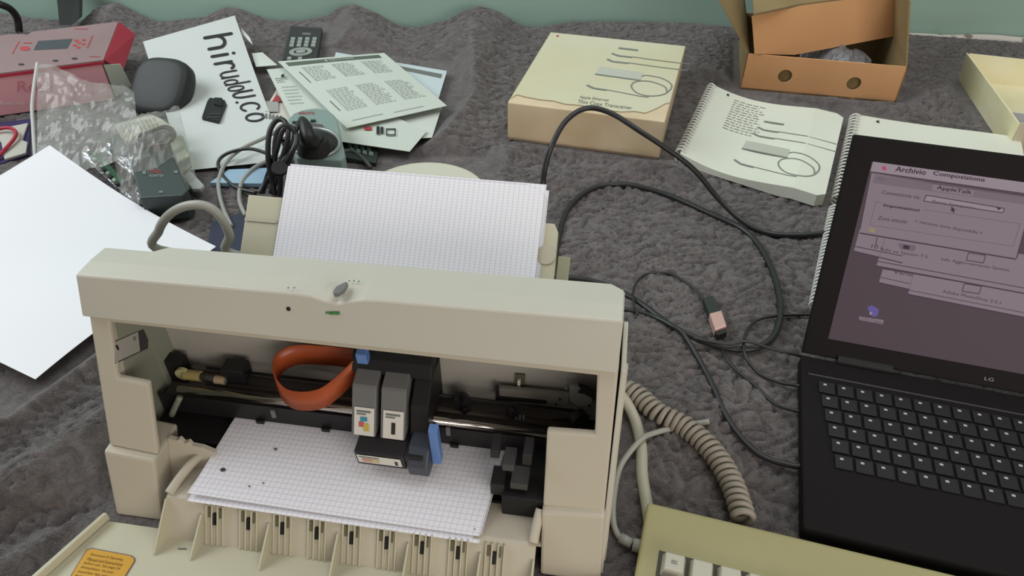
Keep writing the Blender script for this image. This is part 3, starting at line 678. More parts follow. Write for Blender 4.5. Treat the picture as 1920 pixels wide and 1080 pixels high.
# printed sheets coming out
def outf(a0, b0, lift, cl):
    def f(u, v):
        b = b0 + (.115 - b0) * v; c = .0342 + lift + (.0420 - .0342) * min(1, max(0, (b + .004) / .065))
        c += cl * max(0, .12 - v) * (1 - u) ** 3 * 6
        c -= .0030 * u * max(0, 1 - v * 3)
        aa = a0 + .21 * u + .0075 * (b / .065)
        return L(aa, b, c)
    return f
oA = sheet('squared_paper_sheet', outf(.0632, -.0020, .0016, .002), GRIDP, size=(.21, .12), nu=20, nv=16); thing1(oA, 'upper squared sheet sliding out under the ink carriage', 'paper')
oB = sheet('squared_paper_sheet', outf(.0640, -.0055, -.0012, 0), GRIDP, size=(.21, .12), nu=20, nv=16); thing1(oB, 'lower squared sheet on the output ramp beneath the printed one', 'paper')
fo = outf(.0632, -.0020, .0016, .002)
for (x, y, r) in ((418, 879, .0021), (519, 842, .0015), (494, 909, .0009), (469, 913, .0009), (887, 994, .0006)):
    # printed blots, placed on the sheet
    best = min(((fo(u / 100, v / 60) - CP).normalized().dot(ray(x, y).normalized()), u / 100, v / 60) for u in range(0, 101) for v in range(0, 61)) if False else max(((fo(u / 100, v / 60) - CP).normalized().dot(ray(x, y).normalized()), u / 100, v / 60) for u in range(0, 101) for v in range(0, 61))
    q = fo(best[1], best[2]); V = [q + EZ * .0006 + EX * (r * math.cos(t)) + EY * (r * .8 * math.sin(t)) - oA.location for t in [k * math.pi / 5 for k in range(10)]]
    me = bpy.data.meshes.new('ink_blot'); me.from_pydata([tuple(v) for v in V], [], [tuple(range(10))]); me.materials.append(GINK if r < .002 else DGR)
    ob = bpy.data.objects.new('ink_blot', me); COL.objects.link(ob); ob.parent = oA

# ================================================================== LAPTOP
LBK = mat('laptop_black', (27, 24, 25), 0.65, spec=.12)
LP_ = root('laptop', LAP + LU * .17 - LV * .08, 'black laptop with lit screen of overlapping windows, right of the printer', 'laptop')
lh = 0.018; lb = LAP
prism('base', [lb + EZ * .002, lb + LU * .325 + EZ * .002, lb + LU * .325 - LV * .18 + EZ * .002, lb - LV * .18 + EZ * .002], EZ * .014, LBK, LP_, bevel=0.002)
SU = (LV * .0793 + EZ * .1734).normalized(); SN = LU.cross(SU).normalized(); SN = SN if SN.dot(CP - lb) > 0 else -SN
S0 = lb + EZ * lh
def SPt(u, v, off=0.0): return S0 + LU * u + SU * v + SN * off
scr = prism('screen_lid', [SPt(0, 0), SPt(.325, 0), SPt(.325, .192), SPt(0, .192)], -SN * .006, LBK, LP_, bevel=0.0018)
cyl('hinge', S0 + LU * .03 - SN * .001, LU, .0045, .045, BLKM, LP_); cyl('hinge', S0 + LU * .25 - SN * .001, LU, .0045, .045, BLKM, LP_)
def emi(name, c, s=1.0):
    return mat(name, (0, 0, 0), 0.5, emit=c, es=s, spec=0.15)
DESK = emi('screen_desktop', (72, 60, 66)); WIN = emi('screen_window', (124, 110, 118)); WINB = emi('screen_bar', (140, 126, 134)); LINE = emi('screen_line', (62, 50, 62)); TXT = emi('screen_text', (52, 42, 54)); SRED = emi('screen_red', (168, 66, 92)); SPUR = emi('screen_purple', (92, 80, 140)); LNF = emi('screen_faint_line', (104, 90, 102)); TITB = emi('screen_title', (110, 97, 104)); YLW = emi('screen_yellow', (140, 128, 90))
def sp(off): return lambda x, y: PLN(x, y, S0 + SN * off, SN)
def spoly(name, pts, m, off, par=scr): return add(name, [sp(off)(*p) for p in pts], [tuple(range(len(pts)))], m, par, fix=False)
# glowing panel
U0, V0, V1 = .0185, .0175, .1722
disp = add('display', [SPt(U0, V0, .0003), SPt(.308, V0, .0003), SPt(.308, V1, .0003), SPt(U0, V1, .0003)], [(0, 1, 2, 3)], DESK, scr, fix=False, label='lit grey violet display')
def sl(x0, y0, x1, y1, w, m, off, nm='window_line'):
    a = Vector((x0, y0)); b = Vector((x1, y1)); n_ = Vector((-(b - a).y, (b - a).x)).normalized() * w / 2
    return spoly(nm, [tuple(a - n_), tuple(b - n_), tuple(b + n_), tuple(a + n_)], m, off)
spoly('menu_bar', [(1637, 303), (2060, 361), (2055, 381), (1632, 321)], WINB, .0005)
spoly('back_window', [(1612, 430), (1700, 445), (1693, 492), (1601, 470)], WIN, .0005)
sl(1603, 462, 1692, 480, 1.5, LINE, .0009); sl(1601, 471, 1692, 493, 2, LINE, .0009); sl(1645, 445, 1641, 462, 1.5, LINE, .0009)
spoly('folder_window', [(1660, 440), (2080, 500), (2060, 575), (1643, 498)], WIN, .0007)
sl(1643, 499, 2060, 576, 2.5, LINE, .0012); sl(1646, 490, 2062, 566, 1.5, LINE, .0012); sl(1660, 445, 1644, 498, 1, LNF, .0012)
spoly('back_window', [(1655, 505), (1712, 514), (1706, 542), (1648, 529)], WIN, .0006)
sl(1651, 520, 1706, 532, 1.2, LINE, .0010); sl(1648, 530, 1706, 543, 2, LINE, .0010)
spoly('folder_window', [(1713, 514), (2060, 575), (2050, 620), (1702, 551)], WIN, .0008)
sl(1702, 552, 2050, 621, 2.5, LINE, .0013); sl(1704, 544, 2052, 612, 1.2, LINE, .0013); sl(1713, 514, 1703, 551, 1, LNF, .0013)
spoly('dialog_window', [(1634, 325), (1935, 375), (1905, 484), (1612, 437)], WIN, .0010)
spoly('title_bar', [(1640, 328), (1936, 372), (1932, 385), (1636, 343)], TITB, .0013)
spoly('title_plate', [(1750, 346), (1827, 357), (1824, 368), (1747, 357)], WIN, .0015)
sl(1612, 437, 1905, 486, 2.5, LINE, .0015); sl(1936, 375, 1906, 485, 2, LINE, .0015); sl(1632, 324, 1935, 371, 1.5, LNF, .0015)
spoly('check_box', [(1647, 331), (1658, 333), (1656, 339), (1645, 337)], LNF, .0015)
for a_ in [(1643, 378, 1631, 422), (1631, 422, 1900, 462), (1900, 462, 1913, 420), (1732, 393, 1914, 420), (1641, 378, 1654, 380)]: sl(*a_, 1.2, LNF, .0015)
spoly('drop_down', [(1738, 366), (1885, 391), (1881, 399), (1732, 376)], WINB, .0015)
for a_ in [(1737, 366, 1884, 391), (1732, 377, 1880, 399), (1737, 366, 1732, 377), (1884, 391, 1880, 399)]: sl(*a_, 1.6, LINE, .0018)
spoly('drop_arrow', [(1868, 389), (1878, 391), (1872, 394)], TXT, .0018)
def st(s, x0, y0, x1, y1, h, m=TXT, off=.0018, b=0.0, sh=0.12):    # lettering: baseline from (x0,y0) to (x1,y1), height h px
    f0 = sp(0); A = Vector((x0, y0)); B = Vector((x1, y1))
    up = Vector((h * .26, -h))
    f = lambda u, v: sp(0)(*(A + (B - A) * u + up * v))
    return text_on('screen_lettering', s, f, 0, 0, 1, 1, m, scr, off=off, bold=b)
st('Archivio', 1677, 321, 1734, 328, 10, b=.02); st('Composizione', 1747, 330, 1844, 343, 10, b=.02)
emblem('menu_emblem', sp(0), 1652, 320, 1664, 308, SRED, scr, off=.0018)
st('AppleTalk', 1754, 356, 1820, 366, 9, b=.02); st('Connessione via:', 1652, 363, 1724, 373, 7)
st('Porta Stampante', 1747, 380, 1826, 393, 6); st('Impostazioni', 1655, 388, 1722, 398, 7, b=.03)
st('Zona attuale:', 1645, 411, 1700, 419, 7); st('< nessuna zona disponibile >', 1713, 418, 1840, 441, 7)
st('Info su System 7.5', 1652, 471, 1737, 485, 7); st('Info Aggiornamento System', 1763, 489, 1890, 510, 7); st('Varie', 1674, 512, 1710, 518, 6, off=.0012)
st('Adobe PhotoShop 2.5.1', 1765, 549, 1874, 571, 7); st('10 i', 1633, 464, 1652, 468, 7, off=.0012)
spoly('hot_link', [(1684, 456), (1718, 461), (1714, 471), (1688, 467)], LNF, .0014); spoly('hot_link_core', [(1694, 459), (1706, 461), (1704, 468), (1693, 466)], TXT, .0016)
for x, y in ((1830, 482), (1822, 540)):
    for a_ in [(x - 14, y - 8, x - 18, y + 6), (x - 18, y + 6, x + 14, y + 11), (x + 14, y + 11, x + 18, y - 3), (x + 18, y - 3, x - 14, y - 8)]: sl(*a_, 1.5, LINE, .0015)
spoly('cursor', [(1784, 387), (1792, 394), (1788, 395), (1790, 399), (1787, 399), (1785, 395), (1783, 397)], TXT, .0020)
spoly('help_icon', [(1631, 427), (1641, 429), (1639, 436), (1629, 434)], YLW, .0016)
spoly('disk_icon', [(1626, 576), (1634, 572), (1648, 580), (1646, 592), (1638, 594), (1632, 590)], SPUR, .0007); spoly('disk_icon_dot', [(1631, 584), (1636, 586), (1634, 591), (1630, 589)], WINB, .0010)
spoly('icon_caption', [(1610, 593), (1657, 600), (1655, 608), (1612, 600)], emi('caption', (120, 108, 116)), .0007)
st('CD Copy', 1614, 600, 1652, 607, 6, off=.0012, m=DESK)
st('LG', 1845, 712, 1862, 715, 6, m=mat('silver_mark', (140, 140, 140), .4), off=.0005)
# keyboard deck
ks = .0146; kk = prism('key', [lb - LV * .030 + LU * .014 + EZ * .016, lb - LV * .030 + LU * (.014 + .0128) + EZ * .016, lb - LV * .0428 + LU * (.014 + .0128) + EZ * .016, lb - LV * .0428 + LU * .014 + EZ * .016], EZ * .0018, BLKM, LP_, bevel=0.0005)
legend = []
for r in range(6):
    for c in range(20):
        if r or c: copy_of(kk, LU * (c * .0150 + (.002 * r if r else 0)) - LV * (r * .0155), LP_)
        legend.append(boxvf(lb - LV * (.033 + r * .0155) + LU * (.0175 + c * .0150 + (.002 * r)) + EZ * .0181, LU * .0026, -LV * .0020, EZ * .0001))
V, F = merge(legend); add('key_legends', V, F, mat('legend_white', (170, 170, 170), .5), LP_, kind='stuff')
add('deck_strip', *boxvf(lb - LV * .022 + LU * .006 + EZ * .016, LU * .31, -LV * .0012, EZ * .0006), DGR, LP_)

# ================================================================== SPIRAL MANUALS, BOXES
def logo_drawing(f, par, u0, v0, m=None):
    m = m or mat('drawing_ink', (128, 134, 126), .7)
    """the printed cable drawing: connectors, two long leads, a box with a looped lead (unit rectangle coordinates)"""
    def bar(x0, y0, x1, y1, w):
        n_ = Vector((-(y1 - y0), x1 - x0)).normalized() * w / 2; c = [(x0 - n_.x, y0 - n_.y), (x1 - n_.x, y1 - n_.y), (x1 + n_.x, y1 + n_.y), (x0 + n_.x, y0 + n_.y)]
        return [f(*q) + fnormal(f, *q) * .0005 for q in c]
    V = []; F = []
    def pl_(pts, w):
        if len(pts) > 8: pts = [(p.x, p.y) for p in catmull([Vector((q[0], q[1], 0)) for q in pts], 4)]
        for a, b in zip(pts[:-1], pts[1:]):
            q = bar(*a, *b, w); n = len(V); V.extend(q); F.append((n, n + 1, n + 2, n + 3))
    U = lambda x, y: (u0 + x, v0 + y)
    pl_([U(.10, .46), U(.24, .455)], .022)
    pl_([U(.07, .37), U(.12, .345), U(.22, .345)], .018); pl_([U(.22, .352), U(.40, .34), U(.62, .335)], .008)
    pl_([U(.055, .28), U(.10, .255), U(.21, .255)], .018); pl_([U(.21, .262), U(.40, .250), U(.62, .245)], .008)
    pl_([U(.02, .06), U(.33, .045)], .014)
    pl_([U(.33, .10), U(.36, .12), U(.46, .105), U(.53, .05), U(.54, -.02), U(.50, -.10), U(.41, -.135), U(.33, -.11), U(.285, -.04), U(.30, .02), U(.36, .045), U(.42, .04), U(.50, .0), U(.52, -.06)], .009)
    pl_([U(.0, -.09), U(.05, -.12), U(.14, -.125)], .018); pl_([U(.14, -.12), U(.26, -.135), U(.36, -.15), U(.42, -.15)], .007)
    add('printed_drawing', V, F, m, par, fix=False)
    V2 = [f(*U(*q)) + fnormal(f, *U(*q)) * .0003 for q in [(.03, .17), (.33, .15), (.33, .05), (.02, .065)]]
    add('printed_box_shape', V2, [(0, 1, 2, 3)], mat('pale_print', (188, 192, 180), .7), par, fix=False)
def textblock(f, par, u0, v0, w, n, dv, m=GINK, th=.35, seed=1, nm='printed_text'):
    rnd = random.Random(seed); rc = []
    for i in range(n):
        l = w * (.75 + .25 * rnd.random()); v = v0 - i * dv; u = u0
        while u < u0 + l:
            s = .015 + .03 * rnd.random(); rc.append((u, v, min(u + s, u0 + l), v - dv * th)); u += s + .01
    strips(nm, f, rc, m, par, nu=1)
def manual(name, top, th, label, draw, sag=.0, group=None, coil_n=26, cover=None):
    """top: four corners of the cover (front-left, front-right, back-right, back-left); bound along the left side"""
    A, B, C_, D = [Vector(p) for p in top]; z0 = min(p.z for p in (A, B, C_, D)) - th
    rt = root(name, ((A + C_) / 2).xy.to_3d() + EZ * max(0, z0), label, 'book', group)
    q = quadf((A, B, C_, D))
    def f(u, v): return q(u, v) + EZ * (-sag * math.sin(math.pi * min(1, u / .8)) * (1 - .5 * u) + .0)
    nu, nv = 16, 10; r = .06
    def pos(i, j):
        u, v = i / nu, j / nv
        return u, v
    # page block with rounded right corners
    out = []
    for (cu, cv, a0) in ((.94, .05, -90), (.94, .95, 0)):
        for k in range(5):
            t = math.radians(a0 + 22.5 * k); out.append((cu + .055 * math.cos(t), cv + .045 * math.sin(t)))
    poly = [(.03, .0), (.2, .0), (.4, 0), (.6, 0), (.8, 0)] + out + [(.8, 1), (.6, 1), (.4, 1), (.2, 1), (.03, 1)]
    mb = cover or mat('manual_cover', (228, 232, 218), .55, col2=(222, 224, 210), vscale=9)
    topv = [f(u, v) for u, v in poly]; botv = [Vector((p.x, p.y, max(z0, p.z - th))) for p in topv]
    n = len(poly); c = n - 1
    # strips of quads across so that the sag shows
    V = []; F = []
    m_ = 20
    for j in range(2):
        for i in range(m_ + 1):
            u = .03 + .965 * i / m_; dv = .045 * (1 - math.sqrt(max(0, 1 - max(0, (u - .94) / .056) ** 2)))
            for v in (dv, .5, 1 - dv):
                p = f(u, v); V.append(p if j == 0 else Vector((p.x, p.y, max(.0008, p.z - th))))
    K = (m_ + 1) * 3
    for i in range(m_):
        for s in (0, 1):
            a = i * 3 + s; F.append((a, a + 3, a + 4, a + 1)); F.append((K + a, K + a + 1, K + a + 4, K + a + 3))
        a = i * 3; F.append((a, K + a, K + a + 3, a + 3)); F.append((a + 2, a + 5, K + a + 5, K + a + 2))
    for a in (0, m_ * 3):
        F.append((a, a + 1, K + a + 1, K + a)); F.append((a + 1, a + 2, K + a + 2, K + a + 1))
    add('page_block', V, F, mb, rt)
    # plastic comb binding
    ring = []
    for k in range(coil_n):
        v = .025 + .95 * k / (coil_n - 1); c0 = f(.028, v) + EZ * (-th * .5); ax = (D - A).normalized(); ox = (B - A).normalized()
        path = [c0 + ox * (.0075 * math.cos(t)) + EZ * ((th * .5 + .0028) * math.sin(t)) + ax * (.0022 * t / 6.28) for t in [2 * math.pi * s / 12 for s in range(12)]]
        ring.append(tubevf(path, .0012, 5, True))
    for k, (V, F) in enumerate(ring):
        add('binding_ring', V, F, mat('ring_plastic', (222, 222, 216), .35), rt, smooth=True)
    emblem('printed_emblem', f, .15, .93, .18, .975, INK, rt)
    if draw:
        logo_drawing(f, rt, .38, .27); textblock(f, rt, .22, .92, .26, 13, .034, mat('text_ink', (136, 138, 132), .7), seed=5, th=.26)
    return rt
manual('spiral_manual', [G(1268, 283, .018), G(1548, 371, .018), G(1584, 216, .020), G(1330, 155, .022)], .015, 'spiral-bound manual with cable drawing on cover, left of the laptop', True, sag=.012)
manual('spiral_manual', [G(1562, 372, .012), G(1562, 372, .012) + LU * .215, G(1598, 213, .018) + LU * .205 - LV * .01, G(1598, 213, .018)], .010, 'open spiral-bound manual behind the laptop screen, top strip visible', False, sag=.002)
manual('spiral_manual', [G(1522, 572, .010), G(1522, 572, .010) + LU * .20, G(1560, 384, .010) + LU * .20, G(1560, 384, .010)], .008, 'spiral-bound book under laptop, only white coil edge showing', False, coil_n=30)
# cream box
cb = root('cream_box', CRA + CRU * .1 + CRV * .12, 'cream cardboard box with printed cable drawing and water-stained front', 'box')
CH = .0535
prism('box_base', [CRA + CRU * .002 + CRV * .002, CRA + CRU * .198 + CRV * .002, CRA + CRU * .198 + CRV * .241, CRA + CRU * .002 + CRV * .241], EZ * .012, CREAMF, cb)
ct = [CRA + EZ * CH, CRA + CRU * .2005 + EZ * CH, CRA + CRU * .2035 + CRV * .244 + EZ * CH, CRA + CRV * .244 + EZ * CH]
lidb = [CRA + EZ * .003, CRA + CRU * .2 + EZ * .003, CRA + CRU * .202 + CRV * .243 + EZ * .003, CRA + CRV * .243 + EZ * .003]
V, F = hexa(lidb, ct); bl = add('box_lid', V, F, CREAMF, cb, bevel=0.0012)
f = quadf([p + EZ * .0002 for p in ct])
tear = [(.004, .05), (.03, .10), (.10, .085), (.2, .075), (.28, .08), (.36, .06), (.46, .068), (.6, .05), (.72, .05), (.80, .075), (.87, .07), (.93, .14), (.97, .20), (.996, .22), (.996, .996), (.004, .996)]
V = [f(*t) for t in tear]; add('printed_top', [v + EZ * .0003 for v in V], [tuple(range(len(V)))], CREAM, bl, fix=False, label='paler printed top sheet with a torn front edge')
V = []; F = []
for a, b in zip(tear[:13], tear[1:14]):
    n = len(V); V += [f(*a) + EZ * .0006, f(*b) + EZ * .0006, f(b[0], b[1] - .010) + EZ * .0006, f(a[0], a[1] - .010) + EZ * .0006]; F.append((n, n + 1, n + 2, n + 3))
add('water_stain', V, F, STAIN, bl, fix=False)
logo_drawing(lambda u, v: f(u, v) + EZ * .0004, bl, .44, .40); emblem('printed_emblem', f, .055, .93, .085, .97, RINK, bl)
text_on('printed_lettering', 'Apple Ethernet', f, .43, .135, .62, .175, GINK, bl, off=.0007); text_on('printed_lettering', 'Thin Coax Transceiver', f, .43, .085, .78, .125, GINK, bl, off=.0007)
# orange box
ob = root('shoe_box', ORA + ORU * .11 + ORV * .08, 'orange-brown cardboard box with two finger holes and raised lid', 'box')
OH, OD, OW = .0536, .165, .2185
bw = .0022
def obp(u, v, z): return ORA + ORU * u + ORV * v + EZ * z
def holewall():
    V = []; F = []; N_ = 24; hs = [(PLN(1472, 143, ORA, ORV)), (PLN(1601, 157, ORA, ORV))]
    bm = bmesh.new()
    def ringpts(y):
        pts = []
        return pts
    cs = [((h - ORA).dot(ORU), h.z) for h in hs]
    xs = [0, .5 * (cs[0][0] + cs[1][0]), OW]
    for k, (cx, cz) in enumerate(cs):
        x0, x1 = xs[k], xs[k + 1]
        for side in (0, 1):
            base = len(V)
            for i in range(N_):
                t = 2 * math.pi * (i + .5) / N_; V.append(obp(cx + .0098 * math.cos(t), bw * side, cz + .0098 * math.sin(t)))
            for i in range(N_):
                t = 2 * math.pi * (i + .5) / N_; c_, s_ = math.cos(t), math.sin(t); sc = min(((x1 - cx) if c_ > 0 else (cx - x0)) / max(abs(c_), 1e-6), ((OH - cz) if s_ > 0 else cz) / max(abs(s_), 1e-6))
                V.append(obp(cx + sc * c_, bw * side, cz + sc * s_))
            for i in range(N_):
                j = (i + 1) % N_; F.append((base + i, base + j, base + N_ + j, base + N_ + i))
            # corners
            for (ux, uz) in ((x1, OH), (x0, OH), (x0, 0), (x1, 0)):
                ang = math.atan2(uz - cz, ux - cx) % (2 * math.pi); i = int((ang / (2 * math.pi) * N_ - .5) // 1) % N_
                V.append(obp(ux, bw * side, uz)); F.append((base + N_ + i, base + N_ + (i + 1) % N_, len(V) - 1))
        b0 = base - (2 * N_ + 4)
        for i in range(N_):
            j = (i + 1) % N_; F.append((b0 + i, b0 + j, base + j, base + i))
    V += [obp(0, 0, OH), obp(OW, 0, OH), obp(OW, bw, OH), obp(0, bw, OH)]; n = len(V); F.append((n - 4, n - 3, n - 2, n - 1))
    return V, F
V, F = holewall(); add('front_wall', V, F, CARD, ob, label='front wall with two round holes')
prism('inner_liner', [obp(.004, .006, .001), obp(OW - .004, .006, .001), obp(OW - .004, .006, OH - .006), obp(.004, .006, OH - .006)], ORV * .0012, CARDI, ob)
prism('side_wall', [obp(0, 0, 0), obp(0, OD, 0), obp(0, OD, OH), obp(0, 0, OH)], ORU * bw, CARDI, ob)
prism('side_wall', [obp(OW - bw, 0, 0), obp(OW - bw, OD, 0), obp(OW - bw, OD, OH), obp(OW - bw, 0, OH)], ORU * bw, CARDI, ob)
prism('back_panel', [obp(0, OD, 0), obp(OW, OD, 0), obp(OW, OD, OH), obp(0, OD, OH)], ORV * bw, CARDI, ob)
prism('bottom_panel', [obp(0, 0, 0), obp(OW, 0, 0), obp(OW, OD, 0), obp(0, OD, 0)], EZ * bw, CARDI, ob)
# raised left flap and lid with its tuck flap
prism('side_flap', [obp(.001, .002, OH), obp(.001, .135, OH), obp(-.026, .150, OH + .085), obp(-.056, -.006, OH + .078)], ORU * .0022, CARDI, ob, label='brown side flap folded up')
prism('side_flap', [obp(OW - .003, .002, OH), obp(OW - .003, .150, OH), obp(OW - .022, .150, OH + .085), obp(OW - .024, .012, OH + .085)], ORU * .0022, CARDI, ob, label='brown side flap folded up')
f0_, f1_, f2_ = G(1416, 101, .056), G(1697, 64, .056), G(1500, 11, .112)
pn = (f1_ - f0_).cross(f2_ - f0_).normalized()
ld = [f0_, PLN(1490, 103, f0_, pn), f1_, PLN(1695, -14, f0_, pn), f2_, PLN(1411, 30, f0_, pn)]
prism('tuck_flap', ld, pn * (.0022 if pn.y > 0 else -.0022), CARD, ob, label='orange tuck flap tilted inside the box')
prism('lid_panel', [G(1413, 29, .112), G(1500, 10, .112), G(1703, -15, .112), G(1730, -90, .13), G(1405, -70, .13)], EZ * .0022, CARDI, ob)
# crumpled plastic bag inside the box
def crumple(name, P, U, V_, n, amp, m, seed, parent=None, sc=30, dome=0.0, mask=None):
    vs = []; fs = []; idx = {}
    for j in range(n + 1):
        for i in range(n + 1):
            u, v = i / n, j / n; p = P + U * u + V_ * v
            h = float(noise2(np.array(p.x * sc + seed), np.array(p.y * sc + seed * 3))) * amp + abs(float(noise2(np.array(p.x * sc * 2.3 + seed), np.array(p.y * sc * 2.3)))) * amp
            h += dome * math.sin(math.pi * u) * math.sin(math.pi * v)
            idx[(i, j)] = len(vs); vs.append(p + EZ * h)
    for j in range(n):
        for i in range(n):
            if mask is None or mask((i + .5) / n, (j + .5) / n): fs.append((idx[(i, j)], idx[(i + 1, j)], idx[(i + 1, j + 1)], idx[(i, j + 1)]))
    return add(name, vs, fs, m, parent, smooth=False, fix=False)
FILMG = mat('milky_plastic_film', (176, 178, 184), 0.25, spec=0.6, alpha=0.75, var=.3, vscale=30)
o = crumple('plastic_bag', obp(.085, .015, .020), ORU * .105, ORV * .10, 22, .012, FILMG, 3, dome=.028); thing1(o, 'crumpled grey plastic bag lying inside the orange box', 'bag')
# cream lid at right edge
cl = root('box_lid', G(1860, 200, 0), 'upturned cream cardboard box lid at the right edge behind the laptop', 'lid')
hC = .042
b0, b1, b2 = G(1797, 150, 0), G(1886, 286, 0), G(2140, 320, 0); b3 = b0 + (b2 - b1)
e0, e1 = G(1815, 84, hC), G(1901, 213, hC)
CR2 = mat('cream_lid_card', (238, 233, 204), .7, col2=(228, 222, 178), vscale=12)
t0, t1 = b0 + (b0 - b1).normalized() * .004 + EZ * hC, b1 + EZ * hC
def wallq(nm, p, q, h, m, inn):
    return prism(nm, [p, q, q + EZ * h, p + EZ * h], inn, m, cl)
dr = (b2 - b1).normalized()
prism('side_wall', [b0, b1, b1 + EZ * hC - dr * .002, b0 + EZ * hC - dr * .004], dr * .0022, CR2, cl, bevel=.0004)
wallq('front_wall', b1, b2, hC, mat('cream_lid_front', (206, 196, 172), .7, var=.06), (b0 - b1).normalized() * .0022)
wallq('back_panel', b0, b3, hC, CR2, (b1 - b0).normalized() * .0022)
prism('bottom_panel', [b0, b1, b2, b3], EZ * .0022, CR2, cl)
tray_in = crumple('foil_liner', b0 * .45 + b1 * .55 + dr * .01 + EZ * .012, dr * .12, (b1 - b0) * .30, 10, .004, mat('grey_liner', (168, 166, 172), .4), 9, cl)

# ================================================================== CABLES
def cable(name, pts, r, m, label, z=None, extra=None, n=8):
    P = [G(p[0], p[1], p[2] if len(p) > 2 else (z if z is not None else r * .9 + .001)) for p in pts]
    rt = None
    o = tube(name, P, r, m, None, n=n, ns=12)
    return thing1(o, label, 'cable')
cable('cable', [(1012, 400, .012), (1017, 355, .022), (1022, 315, .045), (1036, 270, .070), (1062, 226, .088), (1100, 203, .096), (1145, 212, .094), (1200, 246, .084), (1262, 287, .064), (1305, 322, .045), (1345, 370, .022), (1390, 413, .008), (1440, 437, .005), (1500, 441, .005), (1556, 436, .006), (1620, 430, .008)], .0031, CABB, 'thick black cable arching up in front of the cream box')
cable('cable', [(1040, 520), (1043, 470), (1060, 402), (1090, 366), (1130, 348), (1180, 347), (1250, 365), (1330, 400), (1400, 435), (1440, 490), (1462, 560), (1458, 615), (1430, 648), (1380, 655), (1320, 640), (1260, 612), (1200, 568), (1150, 541), (1100, 525), (1055, 520)], .0031, CABB, 'thick black cable making a large flat loop right of the printer', z=.0038)
cable('cable', [(1110, 572, .006), (1172, 580, .005), (1222, 592, .005), (1262, 612, .0095), (1285, 632, .007), (1310, 672, .004), (1335, 720, .004), (1368, 790, .004), (1420, 850, .004), (1480, 872, .006), (1506, 874, .008)], .0024, CABB, 'black cable leaving the printer side and running down beside laptop')
cable('thin_cable', [(1196, 590, .009), (1187, 560, .008), (1193, 530, .006), (1215, 513, .004), (1255, 513, .004), (1295, 535, .005), (1318, 560, .0055), (1326, 572, .0055)], .0013, CABB, 'thin black lead curling into the pink and black adapter')
cable('thin_cable', [(1530, 587, .006), (1512, 590, .004), (1455, 592, .004), (1415, 603, .004), (1397, 630, .009), (1397, 665, .009), (1420, 698, .004), (1458, 716, .004), (1490, 722, .006), (1504, 724, .009)], .0015, CABB, 'thin black lead looping beside the lower left laptop corner')
cable('thin_cable', [(1300, 634, .0105), (1360, 645, .0110), (1400, 640, .0125), (1450, 655, .009), (1500, 667, .006), (1520, 672, .006)], .0014, CABB, 'thin black lead running straight to the laptop hinge corner')
cable('thin_cable', [(1352, 648, .0025), (1362, 672, .004), (1385, 698, .004), (1415, 722, .004), (1455, 758, .005), (1500, 772, .008)], .0015, CABB, 'short black lead emerging under the big cable loop')
cable('printer_cable', [(1140, 722, .03), (1168, 745, .014), (1190, 785, .006), (1202, 835, .005), (1204, 890, .005), (1212, 940, .005), (1220, 990, .0048), (1224, 1010, .0048)], .0046, CABE, 'thick beige cable running down between printer and yellowed keyboard')
kc = root('keyboard_cable', G(1150, 940, 0), 'slim grey cable curving around to a plug at the keyboard', 'cable')
kp = [G(x, y, .0035 if i else .008) for i, (x, y) in enumerate([(1330, 790), (1290, 797), (1240, 806), (1195, 830), (1165, 872), (1152, 925), (1150, 975), (1160, 1005), (1178, 1017)])]
kp[3] = G(1200, 826, .0125); kp[2] = G(1230, 811, .0085)
tube('cord', kp, .0023, CABG, kc)
tube('plug', [G(1163, 1008, .004), G(1185, 1020, .004)], .0038, CABG, kc, straight=True)
tube('plug', [G(1186, 1021, .0048), G(1212, 1027, .0048)], .0048, CABG, kc, straight=True)
# coiled cord
axis = catmull([G(1165, 722, .010), G(1200, 745, .009), G(1235, 775, .009), (G(1285, 800, .009)), G(1335, 845, .009), G(1372, 905, .009), G(1395, 975, .010)], 40)
hp = []; tt = 0
for i, p in enumerate(axis[:-1]):
    t = (axis[i + 1] - p).normalized(); u = t.cross(EZ).normalized(); w = u.cross(t); tt += (axis[i + 1] - p).length
    ph = tt / .0058 * 2 * math.pi; rr = .0068 * min(1, .45 + i / 40); hp.append((p, u, w, ph, rr))
path = []
for i in range(len(hp) - 1):
    for s in range(4):
        k = s / 4; p = hp[i][0].lerp(hp[i + 1][0], k); ph = hp[i][3] + (hp[i + 1][3] - hp[i][3]) * k; path.append(p + hp[i][1] * math.cos(ph) * hp[i][4] + hp[i][2] * math.sin(ph) * hp[i][4])
V, F = tubevf(path, .0026, 6); thing1(add('coiled_cord', V, F, mat('coil_cord_grey', (150, 142, 130), .5), None, smooth=True), 'grey beige coiled telephone-style cord right of the printer', 'cord')
# adapter
ad = root('usb_adapter', G(1335, 600, 0), 'small pink and black plug adapter on the blanket', 'adapter')
def slab(nm, pxs, z, h, m, par, **k): return prism(nm, [G(x, y, z) for x, y in pxs], EZ * h, m, par, **k)
slab('connector', [(1316, 568), (1334, 563), (1350, 594), (1328, 600)], .001, .007, mat('dark_green_black', (42, 48, 46), .5), ad, bevel=.001)
slab('shell', [(1327, 600), (1350, 594), (1360, 624), (1338, 632)], .0005, .009, mat('rose_metal', (206, 168, 160), .35, metal=.3), ad, bevel=.0015)
slab('port', [(1339, 632), (1360, 625), (1361, 632), (1343, 638)], .001, .0065, BLK, ad)
# cable arch behind the printer's left side
o = tube('grey_cable', [L(.062, .172, .11)] + [L(*(lambda q: (q[0], .165, q[1]))(PB(x, y, .165))) for x, y in [(300, 468), (298, 432), (318, 402), (350, 386), (385, 386), (412, 405), (430, 440), (434, 475)]] + [L(.104, .172, .11)], .0036, CABG, None, ns=12)
thing1(o, 'thick pale grey cable arching over behind the printer left corner', 'cable')
